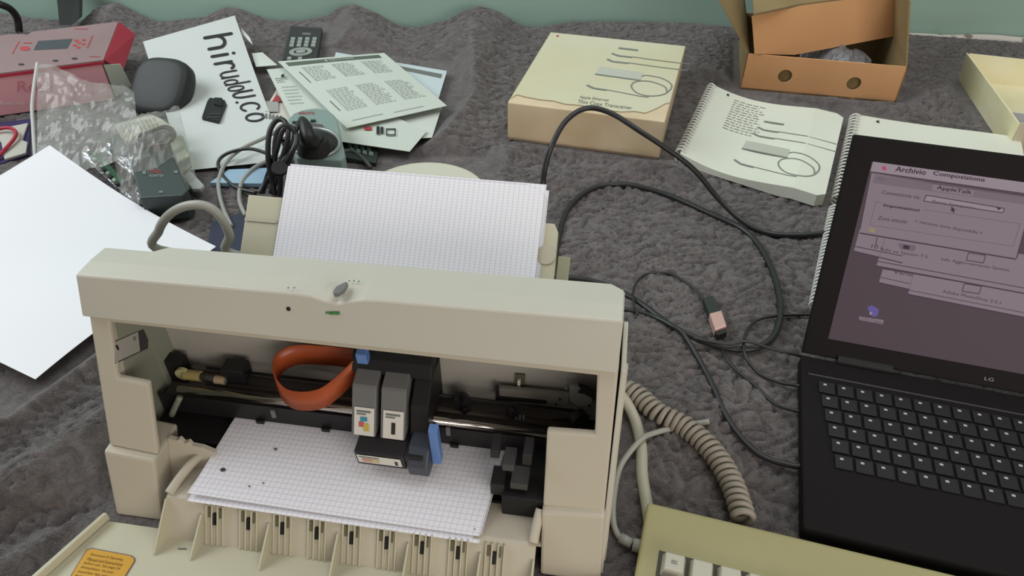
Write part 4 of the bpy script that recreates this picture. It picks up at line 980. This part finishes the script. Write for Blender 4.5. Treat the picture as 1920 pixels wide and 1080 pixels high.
# ================================================================== LEFT: SHEETS AND CLUTTER
T_, R_, B_ = G(93, 272, .055), G(405, 462, .012), G(66, 711, .012); L_ = T_ + (B_ - R_) * 1.15; L_.z = .03
def blankf(u, v):   # u: from left/top edge to right; v: lower to upper
    q = quadf((L_ * 1.0, B_, R_, T_))(u, v); return q + EZ * (-.010 * math.sin(math.pi * u) * math.sin(math.pi * .5 * v) + .006 * math.sin(math.pi * v) * (1 - v))
o = sheet('blank_sheet', blankf, PAPER, nu=20, nv=20, size=(.2, .3)); thing1(o, 'large blank white sheet lying left of the printer', 'paper')
# poster sheet with web address
hp0, hp1, hp2, hp3 = G(345, 320, .004), G(540, 300, .006), G(440, 29, .045), G(268, 78, .040)
def hirf(u, v):
    q = quadf((hp0, hp1, hp2, hp3))(u, v); return q + EZ * (-.012 * math.sin(math.pi * v) + .010 * max(0, .45 - abs(v - .45)) * 0)
hr = root('printed_sheet', (hp0 + hp2) / 2 - EZ * .02, 'white sheet with large black lettering HIRUDOV.CO running down it', 'paper')
sheet('page', hirf, mat('poster_paper', (200, 204, 202), .8), hr, nu=10, nv=24)
def hpix(x, y):
    best = None
    # invert hirf approximately through its measured picture position
    u, v = .7, .5
    for _ in range(12):
        def pr(u, v):
            p = hirf(u, v) - CP; z = p.dot(FW); return Vector((960 + FPX * p.dot(RT) / z, 540 + FPX * p.dot(DN) / z))
        c = pr(u, v); e = 1e-3; du = (pr(u + e, v) - c) / e; dv = (pr(u, v + e) - c) / e
        det = du.x * dv.y - du.y * dv.x; r = Vector((x, y)) - c
        u += (r.x * dv.y - r.y * dv.x) / det; v += (du.x * r.y - du.y * r.x) / det
    return u, v
# letters run down the sheet, their tops towards the right: rounded pen strokes
def arc(cx, cy, rx, ry, a0, a1, n=10): return [(cx + rx * math.cos(math.radians(a0 + (a1 - a0) * i / n)), cy + ry * math.sin(math.radians(a0 + (a1 - a0) * i / n))) for i in range(n + 1)]
GL = {'h': [[(0, 0), (0, 1.5)], [(0, .7)] + arc(.5, .6, .5, .4, 150, 0) + [(1, 0)]], 'i': [[(.5, 0), (.5, 1)], [(.5, 1.38), (.5, 1.42)]], 'r': [[(0, 0), (0, 1)], [(0, .6)] + arc(.55, .6, .5, .4, 150, 30)],
      'u': [[(0, 1), (0, .4)] + arc(.5, .4, .5, .4, 180, 360) + [(1, 1)], [(1, .4), (1, 0)]], 'd': [[(1, 1.7), (1, 0)], arc(.5, .45, .5, .45, 0, 360, 16)], 'o': [arc(.5, .5, .5, .5, 0, 360, 16)],
      'v': [[(0, 1), (0, .5)] + arc(.5, .5, .5, .5, 180, 360) + [(1, 1)]], '.': [[(.5, .0), (.5, .04)]], 'c': [arc(.55, .5, .55, .5, 40, 320, 14)]}
segs = [('h', (384, 72), (392, 93), 33, 6.5), ('i', (394, 101), (401, 113), 29, 6), ('r', (403, 121), (410, 133), 31, 5.5), ('u', (412, 138), (416, 148), 31, 3.6), ('d', (419, 153), (423, 161), 27, 3.2), ('o', (426, 165), (430, 173), 29, 3.2),
        ('v', (435, 176), (440, 186), 38, 4), ('.', (442, 192), (446, 194), 20, 5), ('c', (448, 197), (455, 210), 34, 4.2), ('o', (458, 217), (466, 230), 32, 4.2)]
for s_, (x0, y0), (x1, y1), xh, w in segs:
    V = []; F = []
    def mp(u, v): return Vector((x0 + (x1 - x0) * u + xh * v, y0 + (y1 - y0) * u - xh * .17 * v))
    for line in GL[s_]:
        pts = [mp(*q) for q in line]
        for i, p in enumerate(pts):      # round joint, slightly flattened by the view
            n = len(V)
            for k in range(10):
                t = 2 * math.pi * k / 10; V.append(p + Vector((w / 2 * math.cos(t), w / 2 * .8 * math.sin(t))))
            F.append(tuple(range(n, n + 10)))
            if i:
                q = pts[i - 1]; d = (p - q)
                if d.length > .01:
                    d.normalize(); nn = Vector((-d.y, d.x)) * w / 2; nn.y *= .85; n = len(V); V += [q - nn, p - nn, p + nn, q + nn]; F.append((n, n + 1, n + 2, n + 3))
    V3 = [hirf(*hpix(p.x, p.y)) for p in V]
    o = add('lettering', [q + EZ * (.0008 + .00002 * (i % 7)) for i, q in enumerate(V3)], F, INK, hr, fix=False)
# leaflets pile ------------------------------------------------------------
def leaflet(nm, corners, m, label, th=.0006, bow=0.0, group=None):
    q = quadf(corners)
    f = lambda u, v: q(u, v) + EZ * (bow * math.sin(math.pi * u) * math.sin(math.pi * v))
    rt = root(nm, (Vector(corners[0]) + Vector(corners[2])) / 2 - EZ * .005, label, 'paper', group)
    sheet('page', f, m, rt, nu=10, nv=10, th=th); return rt, f
PW = mat('leaflet_paper', (198, 205, 196), .7)
rt, f = leaflet('leaflet', [G(608, 165, .012), G(800, 258, .006), G(838, 133, .010), G(630, 98, .012)], mat('blue_white_paper', (196, 208, 212), .7), 'blue white sheet with grey header at right of the leaflet pile', bow=.002)
strips('header_bar', f, [(.5, .86, .97, .93)], GINK, rt)
rt, f = leaflet('leaflet', [G(650, 262, .010), G(810, 258, .012), G(830, 195, .012), G(640, 170, .010)], PAPER2, 'plain white sheet under the text leaflet, right side showing')
rt, f = leaflet('leaflet', [G(590, 258, .0150), G(768, 284, .0135), G(800, 246, .0150), G(700, 200, .0160)], PW, 'printed flyer with envelope symbol near the socket block, lowest right')
strips('printed_symbol', lambda u, v: G(u, v, .0162), [(706, 237, 712, 252), (714, 238, 719, 251), (724, 241, 742, 243), (724, 252, 742, 254), (724, 241, 726, 254), (740, 241, 742, 254)], INK, rt, off=.0003, nu=1)
strips('red_print', lambda u, v: G(u, v, .0162), [(683, 238, 697, 244)], RINK, rt, off=.0003, nu=1)
rt, f = leaflet('magazine', [G(470, 250, .006), G(590, 262, .006), G(600, 170, .008), G(520, 165, .006)], mat('magazine_paper', (206, 200, 192), .6), 'magazine page with red triangle under the leaflets', th=.004)
strips('magazine_print', lambda u, v: G(u, v, .0082), [(490 + i * 7, 212 + i * 1.0, 494 + i * 7, 221 + i * 1.0) for i in range(6)], GINK, rt, off=.0004, nu=1)
strips('photo_print', lambda u, v: G(u, v, .0082), [(497, 190, 522, 210)], mat('photo_grey', (160, 158, 154), .6), rt, off=.0003, nu=1)
V = [G(510, 190, .009), G(528, 190, .009), G(519, 176, .009)]; add('red_triangle', V, [(0, 1, 2)], RINK, rt, fix=False)
rt, f = leaflet('leaflet', [G(562, 255, .012), G(650, 252, .012), G(620, 120, .018), G(500, 130, .016)], PW, 'folded leaflet with small emblem under the big text sheet')
emblem('printed_emblem', lambda u, v: G(u, v, .019), 526, 147, 537, 137, INK, rt, off=.0006)
textblock(f, rt, .06, .84, .14, 3, .03, GINK, seed=8); textblock(f, rt, .10, .70, .30, 6, .05, LINK, seed=9)
rt, f = leaflet('leaflet', [G(650, 240, .021), G(838, 198, .021), G(720, 99, .024), G(521, 115, .024)], PW, 'top leaflet with dark header bar and three text columns', bow=.003)
strips('header_bar', f, [(.05, .905, .93, .965)], mat('header_grey_green', (92, 100, 90), .6), rt, nu=10)
text_on('header_lettering', 'Apple Computer', f, .44, .92, .68, .95, LBL, rt, off=.0008); emblem('header_emblem', f, .40, .915, .43, .955, LBL, rt, off=.0008)
for ci, u in enumerate((.14, .42, .70)):
    textblock(f, rt, u, .86, .20, 11, .022, LINK if ci != 1 else LINK, seed=20 + ci, th=.4); textblock(f, rt, u, .48, .22, 14, .022, LINK, seed=30 + ci, th=.4)
for (u, v0, v1) in ((.08, .62, .8), (.08, .2, .34)): strips('margin_bar', f, [(u, v0, u + .012, v1)], GINK, rt, nu=1)
strips('foot_rule', f, [(.1, .06, .4, .07), (.5, .05, .8, .06)], LINK, rt)
# small grey paper corners behind
leaflet('paper_scrap', [G(480, 125, .014), G(520, 122, .014), G(492, 98, .018), G(472, 100, .018)], PAPER2, 'grey folded paper scrap between poster sheet and remote')
leaflet('paper_scrap', [G(452, 62, .030), G(474, 84, .026), G(468, 70, .030), G(452, 52, .034)], PAPER2, 'small pale paper corner behind the lettered sheet')
# remote control
rc = root('remote_control', G(570, 85, 0), 'black remote control with silver keys behind the leaflets', 'remote')
RZ = .010
slab('body', [(531, 122), (596, 122), (606, 62), (546, 58)], RZ - .006, .009, mat('remote_black', (52, 52, 54), .4), rc, bevel=.002)
KEYM = mat('remote_key', (150, 158, 152), .4)
for r in range(3):
    for c in range(4): slab('key', [(545 + c * 13.5 - r * 1.3, 76 + r * 6), (553 + c * 13.5 - r * 1.3, 76.5 + r * 6), (554 + c * 13.5 - r * 1.3, 71.5 + r * 6), (546.5 + c * 13.5 - r * 1.3, 71 + r * 6)], RZ + .003, .0015, KEYM, rc)
cc = G(564, 98, RZ + .003)
V, F = [], []
for k in range(20):
    t = 2 * math.pi * k / 20
    for r_, z_ in ((.018, 0), (.018, .0015), (.011, .0015), (.011, 0)): V.append(cc + Vector((r_ * math.cos(t), r_ * math.sin(t) * .9, z_)))
for k in range(20):
    for s in range(4): F.append((4 * k + s, 4 * k + (s + 1) % 4, 4 * ((k + 1) % 20) + (s + 1) % 4, 4 * ((k + 1) % 20) + s))
add('key_ring', V, F, KEYM, rc); cyl('centre_key', cc, EZ, .0075, .002, KEYM, rc)
for x in (538, 558): slab('key', [(x, 113), (x + 8, 113), (x + 9, 108), (x + 2, 108)], RZ + .003, .0015, KEYM, rc)
slab('printed_mark', [(566, 65), (582, 66), (583, 62), (567, 61)], RZ + .003, .0003, GRY, rc)
# black remote/clip on the poster
ck = root('belt_clip', G(404, 212, .004), 'black plastic belt clip lying on the lettered sheet', 'clip')
slab('body', [(381, 229), (412, 236), (427, 205), (424, 197), (396, 192), (391, 199)], .004, .008, BLK, ck, bevel=.0012)
slab('tab', [(402, 199), (418, 203), (418, 188), (403, 187)], .010, .004, BLKM, ck, bevel=.0008)
strips('ridge', lambda u, v: G(u, v, .0128), [(392, 213, 414, 214.5), (389, 219, 411, 220.5)], DGR, ck, off=.0002)
# dark rounded speaker
def superpuck(name, c, rx, ry, h, m, rot, tilt, p=3.2, par=None):
    V = []; F = []; nu = 40; prof = [(0.80, 0), (.93, .03), (1.0, .25), (1.0, .6), (.97, .82), (.90, .94), (.78, .99), (.5, 1.02), (.2, 1.03)]
    R = Matrix.Rotation(rot, 3, 'Z') @ Matrix.Rotation(tilt, 3, 'X')
    for r_, z_ in prof:
        for k in range(nu):
            t = 2 * math.pi * k / nu; cx, sx = math.cos(t), math.sin(t); d = (abs(cx) ** p + abs(sx) ** p) ** (-1 / p)
            V.append(c + R @ Vector((rx * r_ * d * cx, ry * r_ * d * sx, h * z_)))
    for j in range(len(prof) - 1):
        for k in range(nu): F.append((j * nu + k, j * nu + (k + 1) % nu, (j + 1) * nu + (k + 1) % nu, (j + 1) * nu + k))
    F.append(tuple(range(nu))[::-1]); F.append(tuple(range((len(prof) - 1) * nu, len(prof) * nu)))
    return add(name, V, F, m, par, smooth=True)
o = superpuck('speaker', G(316, 176, .012), .0425, .044, .030, mat('charcoal_rubber', (50, 52, 52), .5, spec=.3), math.radians(-12), math.radians(38)); thing1(o, 'charcoal rounded square speaker standing beside the pink box', 'speaker')
# pink box
pb = root('pink_box', PKA - PKU * .1 + PKV * .07, 'pink cardboard box with crimson edges and printed control panel', 'box')
PH = .0585; PW_ = .40
pbp = lambda u, v, z: PKA + PKU * u + PKV * v + EZ * z
prism('body', [pbp(-PW_, 0, 0), pbp(0, 0, 0), pbp(.012, .148, 0), pbp(-PW_, .148, 0)], EZ * (PH - .002), PINK, pb, bevel=.001)
prism('lid', [pbp(-PW_, .0, PH - .0018), pbp(.004, .0, PH - .0018), pbp(.018, .148, PH - .0018), pbp(-PW_, .148, PH - .0018)], EZ * .003, PINKD, pb, bevel=.0006)
prism('lid_edge', [pbp(-PW_, -.0012, PH - .0048), pbp(.004, -.0012, PH - .0048), pbp(.004, -.0012, PH - .001), pbp(-PW_, -.0012, PH - .001)], PKV * .001, REDC, pb)
prism('side_flap', [pbp(.0035, .001, PH), pbp(.018, .148, PH), pbp(.036, .140, .040), pbp(.020, .016, .034)], PKU * .0015, REDC, pb, label='crimson side flap')
prism('side_flap', [pbp(.002, .000, PH - .006), pbp(.022, .010, PH - .012), pbp(.026, .012, .012), pbp(.003, .000, .004)], PKV * .0015, mat('grey_white_card', (170, 176, 164), .7), pb, label='grey white inner flap')
pt = lambda u, v: PLN(u, v, pbp(0, 0, PH + .0013), EZ); pfn = lambda u, v: PLN(u, v, pbp(0, -.0005, 0), PKV)
text_on('lettering', 'Hobby', pt, 10, 65, 58, 59, INK, pb, off=.0004, shear=.3, bold=.02)
V = [pt(*q) + EZ * .0003 for q in [(63, 94), (126, 91), (136, 73), (72, 77)]]; add('printed_display', V, [(0, 1, 2, 3)], mat('lcd_dark', (64, 66, 74), .4), pb, fix=False)
for q in [[(22, 101), (24, 101), (37, 78), (35, 78)], [(162, 90), (165, 90), (175, 67), (173, 67)]]: add('printed_bar', [pt(*p) + EZ * .0003 for p in q], [(0, 1, 2, 3)], RINK, pb, fix=False)
for (x, y, rx, ry) in ((47, 91, 10, 4.5), (140, 85, 4, 2), (148, 80, 4, 2), (156, 83, 4, 2), (143, 76, 4, 2), (157, 75, 4, 2), (147, 89, 4, 2)):
    add('printed_button', [pt(x + rx * math.cos(t), y + ry * math.sin(t)) + EZ * .0003 for t in [k * math.pi / 6 for k in range(12)]], [tuple(range(12))], RINK, pb, fix=False)
for x, y in ((40, 121), (104, 114), (140, 110)): add('printed_port', [pt(x + 6 * math.cos(t), y + 1.8 * math.sin(t)) + EZ * .0003 for t in [k * math.pi / 6 for k in range(12)]], [tuple(range(12))], INK, pb, fix=False)
strips('printed_text', pt, [(44, 80, 60, 81.5), (168, 106, 188, 107), (140, 54, 165, 55)], RINK, pb, off=.0004)
text_on('lettering', 'Rosa', pfn, 33, 172, 100, 152, mat('rose_ink', (196, 118, 130), .6), pb, off=.0004); text_on('lettering', 'Rosa line', pfn, 0, 196, 46, 189, LBL, pb, off=.0004)
# black tube frame behind the pink box
tf = root('tube_frame', G(70, 30, 0), 'two black bars of a stand behind the pink box', 'stand')
tube('bar', [G(-60, -30, .10), G(-10, 3, .085), G(18, 16, .07), G(32, 34, .05), G(36, 58, .03), G(38, 80, .01)], .0055, BLK, tf)
prism('bar', [G(100, -60, .06), G(150, -60, .06), G(148, 36, .03), G(134, 48, .025), G(110, 48, .025)], Vector((0, .015, 0)), BLKM, tf, bevel=.002)
# items at the left edge
o = tube('red_wire', [G(-40, 262, .008), G(-5, 243, .010), G(18, 240, .012), G(29, 247, .012), G(27, 259, .010), G(10, 279, .008), (G(-10, 296, .006)), G(-50, 300, .006)], .0024, mat('red_wire_rubber', (168, 40, 62), .45), None); thing1(o, 'looped red wire at the left edge below pink box', 'wire')
o = slab('plastic_card', [(10, 302), (50, 290), (53, 270), (43, 266), (54, 234), (24, 240), (-20, 246), (4, 270)], .002, .003, mat('pale_card', (178, 176, 166), .6), None, bevel=.0006); thing1(o, 'pale notched plastic piece under the red wire', 'card')
o = slab('dark_pouch', [(-60, 330), (56, 292), (58, 225), (-60, 240)], -.0005, .0022, mat('indigo_cloth', (50, 40, 84), .8), None, bevel=.001); thing1(o, 'dark indigo pouch at the left edge under pale card', 'pouch')
# ---------------- bag of electronics
bk = root('adapter_box', G(295, 330, 0), 'black adapter box with small red and white print in clear bag', 'adapter')
tz = .036
tc_ = [(262, 371), (343, 366), (353, 356), (322, 287), (314, 282), (252, 292), (243, 300)]
bt = [G(x, y, tz) for x, y in tc_]; V, F = hexa([Vector((p.x, p.y, .004)) for p in bt], bt); add('case', V, F, mat('dark_slate_plastic', (58, 66, 66), .45, spec=.4), bk, bevel=.002)
ft = lambda u, v: G(u, v, tz + .0003)
text_on('lettering', 'ADAPTER', ft, 280, 332, 307, 327, mat('pale_ink', (140, 150, 145), .5), bk, off=.0003); text_on('lettering', 'MODEL', ft, 283, 325, 303, 318, RINK, bk, off=.0003)
for q in ((267, 320, 274, 327), (326, 320, 334, 325), (275, 289, 283, 294), (298, 358, 306, 362)): strips('printed_mark', ft, [q], GINK, bk, off=.0003, nu=1)
bt2 = [G(x, y, .012) for x, y in [(255, 385), (345, 382), (362, 372), (352, 360), (262, 372)]]; prism('lower_case', bt2, EZ * -.010, BLKM, bk)
pc = root('circuit_board', G(200, 330, 0), 'green circuit board in silver antistatic bag beside the black adapter', 'circuit board')
bp = [(163, 287), (176, 282), (232, 338), (222, 352)]
slab('board', bp, .022, .002, mat('pcb_green', (60, 110, 80), .4, var=.3, vscale=120), pc)
for k in range(9): 
    x, y = 168 + k * 6, 291 + k * 6.5; slab('chip', [(x, y + 4), (x + 5, y + 7), (x + 9, y + 3), (x + 4, y)], .024, .0025, mat('chip_pale', (150, 165, 150), .3) if k % 2 else BLK, pc)
SILV = mat('silver_film', (190, 190, 196), .16, metal=.85, bump=.9, bscale=160)
o = crumple('antistatic_bag', G(150, 292, .012), G(215, 265, .020) - G(150, 292, .012), G(262, 392, .006) - G(150, 292, .012), 22, .008, SILV, 5, sc=70, dome=.004, mask=lambda u, v: not (.10 < u < .52 and .08 < v < .66)); thing1(o, 'crinkled silver antistatic bag around the green circuit board', 'bag')
# label strip, connector and wires
o = slab('printed_tag', [(214, 234), (230, 262), (300, 246), (326, 240), (300, 222), (283, 215)], .030, .0006, mat('tag_paper', (206, 200, 184), .7), None); 
thing1(o, 'cream printed paper tag above the black adapter', 'tag')
for_tag = o
V = []; F = []
for i in range(9):
    for j in range(2):
        p = [G(224 + i * 7.6 + j * 6, 234 - i * 1.7 + j * 11, .0312), G(228 + i * 7.6 + j * 6, 233 - i * 1.7 + j * 11, .0312), G(231 + i * 7.6 + j * 6, 240 - i * 1.7 + j * 11, .0312), G(229 + i * 7.6 + j * 6, 241 - i * 1.7 + j * 11, .0312)]
        n = len(V); V += [q - o.location for q in p]; F.append((n, n + 1, n + 2, n + 3))
me = bpy.data.meshes.new('printed_text'); me.from_pydata([tuple(v) for v in V], [], F); me.materials.append(LINK); t_ = bpy.data.objects.new('printed_text', me); COL.objects.link(t_); t_.parent = for_tag
wr = root('wire_connector', G(245, 260, .03), 'cream connector with brown wires looping over the black adapter', 'connector')
slab('connector', [(232, 266), (238, 274), (262, 262), (255, 250)], .034, .007, mat('cream_plastic', (196, 192, 160), .5), wr, bevel=.0008)
for d, m_ in ((0, mat('wire_brown', (112, 84, 78), .5)), (3, mat('wire_grey', (96, 96, 98), .5)), (6, mat('wire_dark', (74, 60, 66), .5))):
    tube('wire', [G(258, 253 + d * .6, .040), G(285, 244 + d * .6, .042), (G(308, 236 + d * .8, .042)), G(322 - d * .3, 240 + d, .042), G(329 - d * .8, 252, .041), G(320 - d * .6, 266 - d * .4, .040), G(295, 272 - d * .3, .039), G(272, 276 - d * .3, .037)], .0012, m_, wr)
o = slab('foam_piece', [(322, 280), (350, 275), (362, 315), (340, 330)], .010, .018, mat('white_foam', (186, 190, 172), .6), None, bevel=.003); thing1(o, 'pale foam piece at right of the black adapter', 'foam')
o = slab('foam_piece', [(345, 338), (358, 325), (386, 355), (378, 362), (362, 362)], .008, .006, mat('grey_foam', (170, 172, 168), .6), None, bevel=.002); thing1(o, 'grey foam wedge lying on the blanket by the adapter', 'foam')
o = slab('blue_case', [(208, 290), (262, 300), (262, 262), (215, 262)], .018, .008, mat('navy_plastic', (44, 58, 78), .4), None, bevel=.002); thing1(o, 'navy plastic case beneath the cream connector', 'case')
# clear zip bag draped over
CLEAR = mat('clear_film', (190, 190, 184), .16, spec=.9, alpha=.36, var=.15, vscale=30, bump=.6, bscale=90)
def bagf():
    n = 26; V = []; F = []; c = quadf((G(70, 330, .03), G(262, 300, .045), G(250, 175, .065), G(70, 118, .085)))
    for j in range(n + 1):
        for i in range(n + 1):
            u, v = i / n, j / n; p = c(u, v); V.append(p + EZ * (.006 * float(noise2(np.array(u * 6.0 + 3), np.array(v * 6.0))) + .004 * abs(float(noise2(np.array(u * 14.0), np.array(v * 11.0 + 5))))) + Vector((0, .006 * math.sin(u * 9), 0)))
    for j in range(n):
        for i in range(n): F.append((j * (n + 1) + i, j * (n + 1) + i + 1, (j + 1) * (n + 1) + i + 1, (j + 1) * (n + 1) + i))
    return V, F
zb = root('zip_bag', G(160, 290, 0), 'clear crinkled zip bag leaning against the pink box front', 'bag')
V, F = bagf(); add('film', V, F, CLEAR, zb, smooth=False, fix=False)
tube('bag_seam', [G(70, 118, .085), G(64, 160, .070), G(60, 200, .055), G(62, 240, .045), G(66, 300, .032)], .0022, mat('seam_film', (205, 208, 205), .3, alpha=.7), zb)
o = crumple('clear_film_sheet', G(230, 395, .012), G(372, 350, .01) - G(230, 395, .012), G(205, 235, .046) - G(230, 395, .012), 20, .006, CLEAR, 11, sc=60, dome=.034); thing1(o, 'clear plastic film wrapped over the black adapter', 'bag')
# ---------------- socket block with plug and cable bundle
sb = root('socket_block', G(600, 290, 0), 'grey green socket block with black plug behind the feeder', 'socket')
SH = .042
so = [(540, 222), (550, 212), (570, 205), (592, 202), (612, 205), (626, 214), (634, 228), (641, 262), (648, 292), (640, 300), (556, 296), (545, 270)]
stp = [G(x, y, SH) for x, y in so]; cx_ = sum((p for p in stp), Vector()) / len(stp)
V, F = hexa([Vector((p.x, p.y, .001)) for p in stp], stp); add('housing', V, F, mat('sea_grey_plastic', (132, 150, 146), .4), sb, bevel=.003, seg=3)
ct_ = G(592, 272, SH + .0005); ring = catmull([G(592 + 45 * math.cos(t), 268 + 27 * math.sin(t), SH + .0015) for t in [k * math.pi / 6 for k in range(12)]], 3, True)
V, F = tubevf(ring, .0022, 6, True); add('socket_rim', V, F, mat('silver_plastic', (160, 164, 162), .3, metal=.4), sb, smooth=True)
add('socket_well', [G(592 + 43 * math.cos(t), 270 + 25 * math.sin(t), SH + .0008) for t in [k * math.pi / 12 for k in range(24)]], [tuple(range(24))], BLKM, sb, fix=False)
slab('switch_plate', [(566, 238), (604, 244), (606, 236), (568, 230)], SH + .001, .002, mat('plum_plate', (110, 92, 102), .25, metal=.4), sb, bevel=.0008)
for x, y in ((553, 231), (571, 229), (587, 228)): slab('slot', [(x - 5, y + 1), (x + 5, y + 1), (x + 5, y - 3), (x - 4, y - 3)], SH + .0005, .0008, BLK, sb)
text_on('lettering', 'electric', lambda u, v: G(u, v, SH), 560, 215, 590, 208, RINK, sb, off=.0006)
pg = root('power_plug', G(590, 285, SH), 'black power plug sitting in the socket block', 'plug')
pc_ = G(592, 283, SH + .001); cyl('plug_body', pc_, EZ, .022, .016, BLK, pg, ns=28, r2=.018, bevel=.002)
tube('strain_relief', [pc_ + EZ * .012, G(580, 262, SH + .024), G(572, 236, SH + .034), G(566, 224, SH + .034)], lambda t: .013 * (1 - t) + .0042 * t, BLK, pg, ns=14)
bu = root('cable_bundle', G(520, 350, 0), 'bundle of coiled black power cord tied beside the socket block', 'cable')
loops = [[(512, 345, .02), (503, 300, .05), (505, 250, .075), (518, 226, .085), (534, 228, .085), (540, 255, .075), (528, 300, .05), (515, 340, .02)],
         [(520, 345, .02), (515, 290, .055), (520, 248, .078), (536, 236, .084), (552, 248, .078), (548, 285, .058), (530, 320, .035), (512, 350, .015)],
         [(566, 224, .078), (556, 240, .075), (545, 280, .06), (525, 310, .045), (500, 340, .02), (486, 362, .01)],
         [(508, 362, .008), (520, 330, .03), (545, 290, .06), (556, 262, .072), (548, 240, .08), (530, 245, .08), (516, 290, .055), (500, 335, .02), (492, 362, .008)],
         [(524, 365, .008), (526, 335, .03), (519, 312, .045), (512, 330, .03), (515, 365, .008)]]
for lp in loops: tube('cord', [G(*p) for p in lp], .0031, CABB, bu)
cyl('cable_tie', G(524, 318, .045), Vector((.3, -.5, 1)), .009, .005, BLKM, bu)
cable('thin_cable', [(512, 300, .03), (500, 288, .03), (467, 279, .024), (430, 286, .016), (410, 302, .010), (415, 325, .006), (440, 350, .006), (480, 362, .006)], .0022, CABB, 'slim black lead looping left of the tied cord bundle')
cable('grey_cable', [(530, 240, .02), (497, 258, .02), (455, 278, .016), (425, 303, .012), (411, 335, .006), (411, 362, .005), (420, 395, .005), (434, 424, .005)], .0025, CABG, 'grey cable passing over the poster sheet and down to the blanket')
cable('grey_cable', [(540, 290, .01), (507, 300, .010), (475, 316, .008), (453, 343, .006), (449, 375, .005), (460, 404, .005)], .0025, CABG, 'grey cable curving down beside the printer feeder, nearer the bundle')
cable('dark_cable', [(640, 285, .006), (660, 283, .006), (680, 297, .005), (695, 314, .005)], .0026, mat('cable_dark_grey', (84, 86, 84), .5), 'dark grey cable leaving the socket block to the right')
kb2 = root('keypad', G(680, 283, 0), 'dark keypad with pale green keys under the flyer', 'keypad')
slab('body', [(640, 300), (706, 312), (712, 280), (650, 262)], .0005, .005, mat('keypad_dark', (48, 54, 52), .5), kb2, bevel=.001)
for i in range(4):
    for j in range(2): slab('key', [(652 + i * 12 + j * 4, 274 + i * 2.6 + j * 10), (660 + i * 12 + j * 4, 276 + i * 2.6 + j * 10), (660 + i * 12 + j * 4, 269 + i * 2.6 + j * 10), (652 + i * 12 + j * 4, 267 + i * 2.6 + j * 10)], .0055, .0015, mat('keypad_key', (104, 122, 112), .5), kb2)
o = slab('wallet', [(765, 288), (790, 262), (806, 254), (790, 246), (775, 250)], .001, .004, BLKM, None, bevel=.001); thing1(o, 'black wallet corner beneath the printed flyer', 'wallet')
o = cyl('plate', G(795, 384, .001), EZ, .078, .014, mat('cream_disc', (204, 202, 186), .5), None, ns=64, r2=.074, bevel=.003); thing1(o, 'round cream disc lying behind the paper feeder', 'disc')
o = slab('blue_box', [(395, 350), (500, 352), (506, 322), (430, 325)], .0005, .006, mat('pale_blue', (150, 178, 200), .4), None, bevel=.001); thing1(o, 'pale blue flat case under the cables', 'case')
o = slab('navy_cloth', [(385, 486), (470, 492), (462, 400), (398, 420)], .0005, .003, mat('navy_fabric', (50, 56, 72), .8, bump=.6, bscale=200), None, bevel=.001); thing1(o, 'dark navy cloth strip behind the printer left corner', 'cloth')
# ================================================================== YELLOWED KEYBOARD
kb = root('keyboard', KBT + KBU * .2 - KBV * .07, 'yellowed beige computer keyboard right of the printer, top corner visible', 'keyboard')
KY = mat('yellowed_plastic', (170, 163, 116), .45, var=.06, vscale=6)
prism('case', [KBT, KBT + KBU * .385, KBT + KBU * .385 - KBV * .14, KBT - KBV * .14], EZ * .016, KY, kb, bevel=.003, seg=3)
KC = mat('keycap_grey', (186, 184, 168), .45); 
k0 = KBT + KBU * .016 - KBV * .040 + EZ * .016
add('key_well', *boxvf(KBT + KBU * .0135 - KBV * .0375 + EZ * .0158, KBU * .358, -KBV * .093, EZ * .0006), mat('well_dark', (70, 66, 54), .6), kb)
V, F = hexa([k0, k0 + KBU * .0165, k0 + KBU * .0165 - KBV * .0165, k0 - KBV * .0165], [k0 + KBU * .002 - KBV * .002 + EZ * .008, k0 + KBU * .0145 - KBV * .002 + EZ * .008, k0 + KBU * .0145 - KBV * .0145 + EZ * .008, k0 + KBU * .002 - KBV * .0145 + EZ * .008])
key0 = add('key', V, F, KC, kb, bevel=.0008)
for r in range(5):
    for c in range(19):
        if r or c: copy_of(key0, KBU * c * .0185 - KBV * r * .0180, kb)
text_on('key_legend', 'esc', quadf([k0 + KBU * .003 - KBV * .013 + EZ * .008, k0 + KBU * .0135 - KBV * .013 + EZ * .008, k0 + KBU * .0135 - KBV * .003 + EZ * .008, k0 + KBU * .003 - KBV * .003 + EZ * .008]), .3, .3, .7, .6, GINK, kb, off=.0003)
for o in list(bpy.data.objects):
    if '_w' in o.keys(): del o['_w']
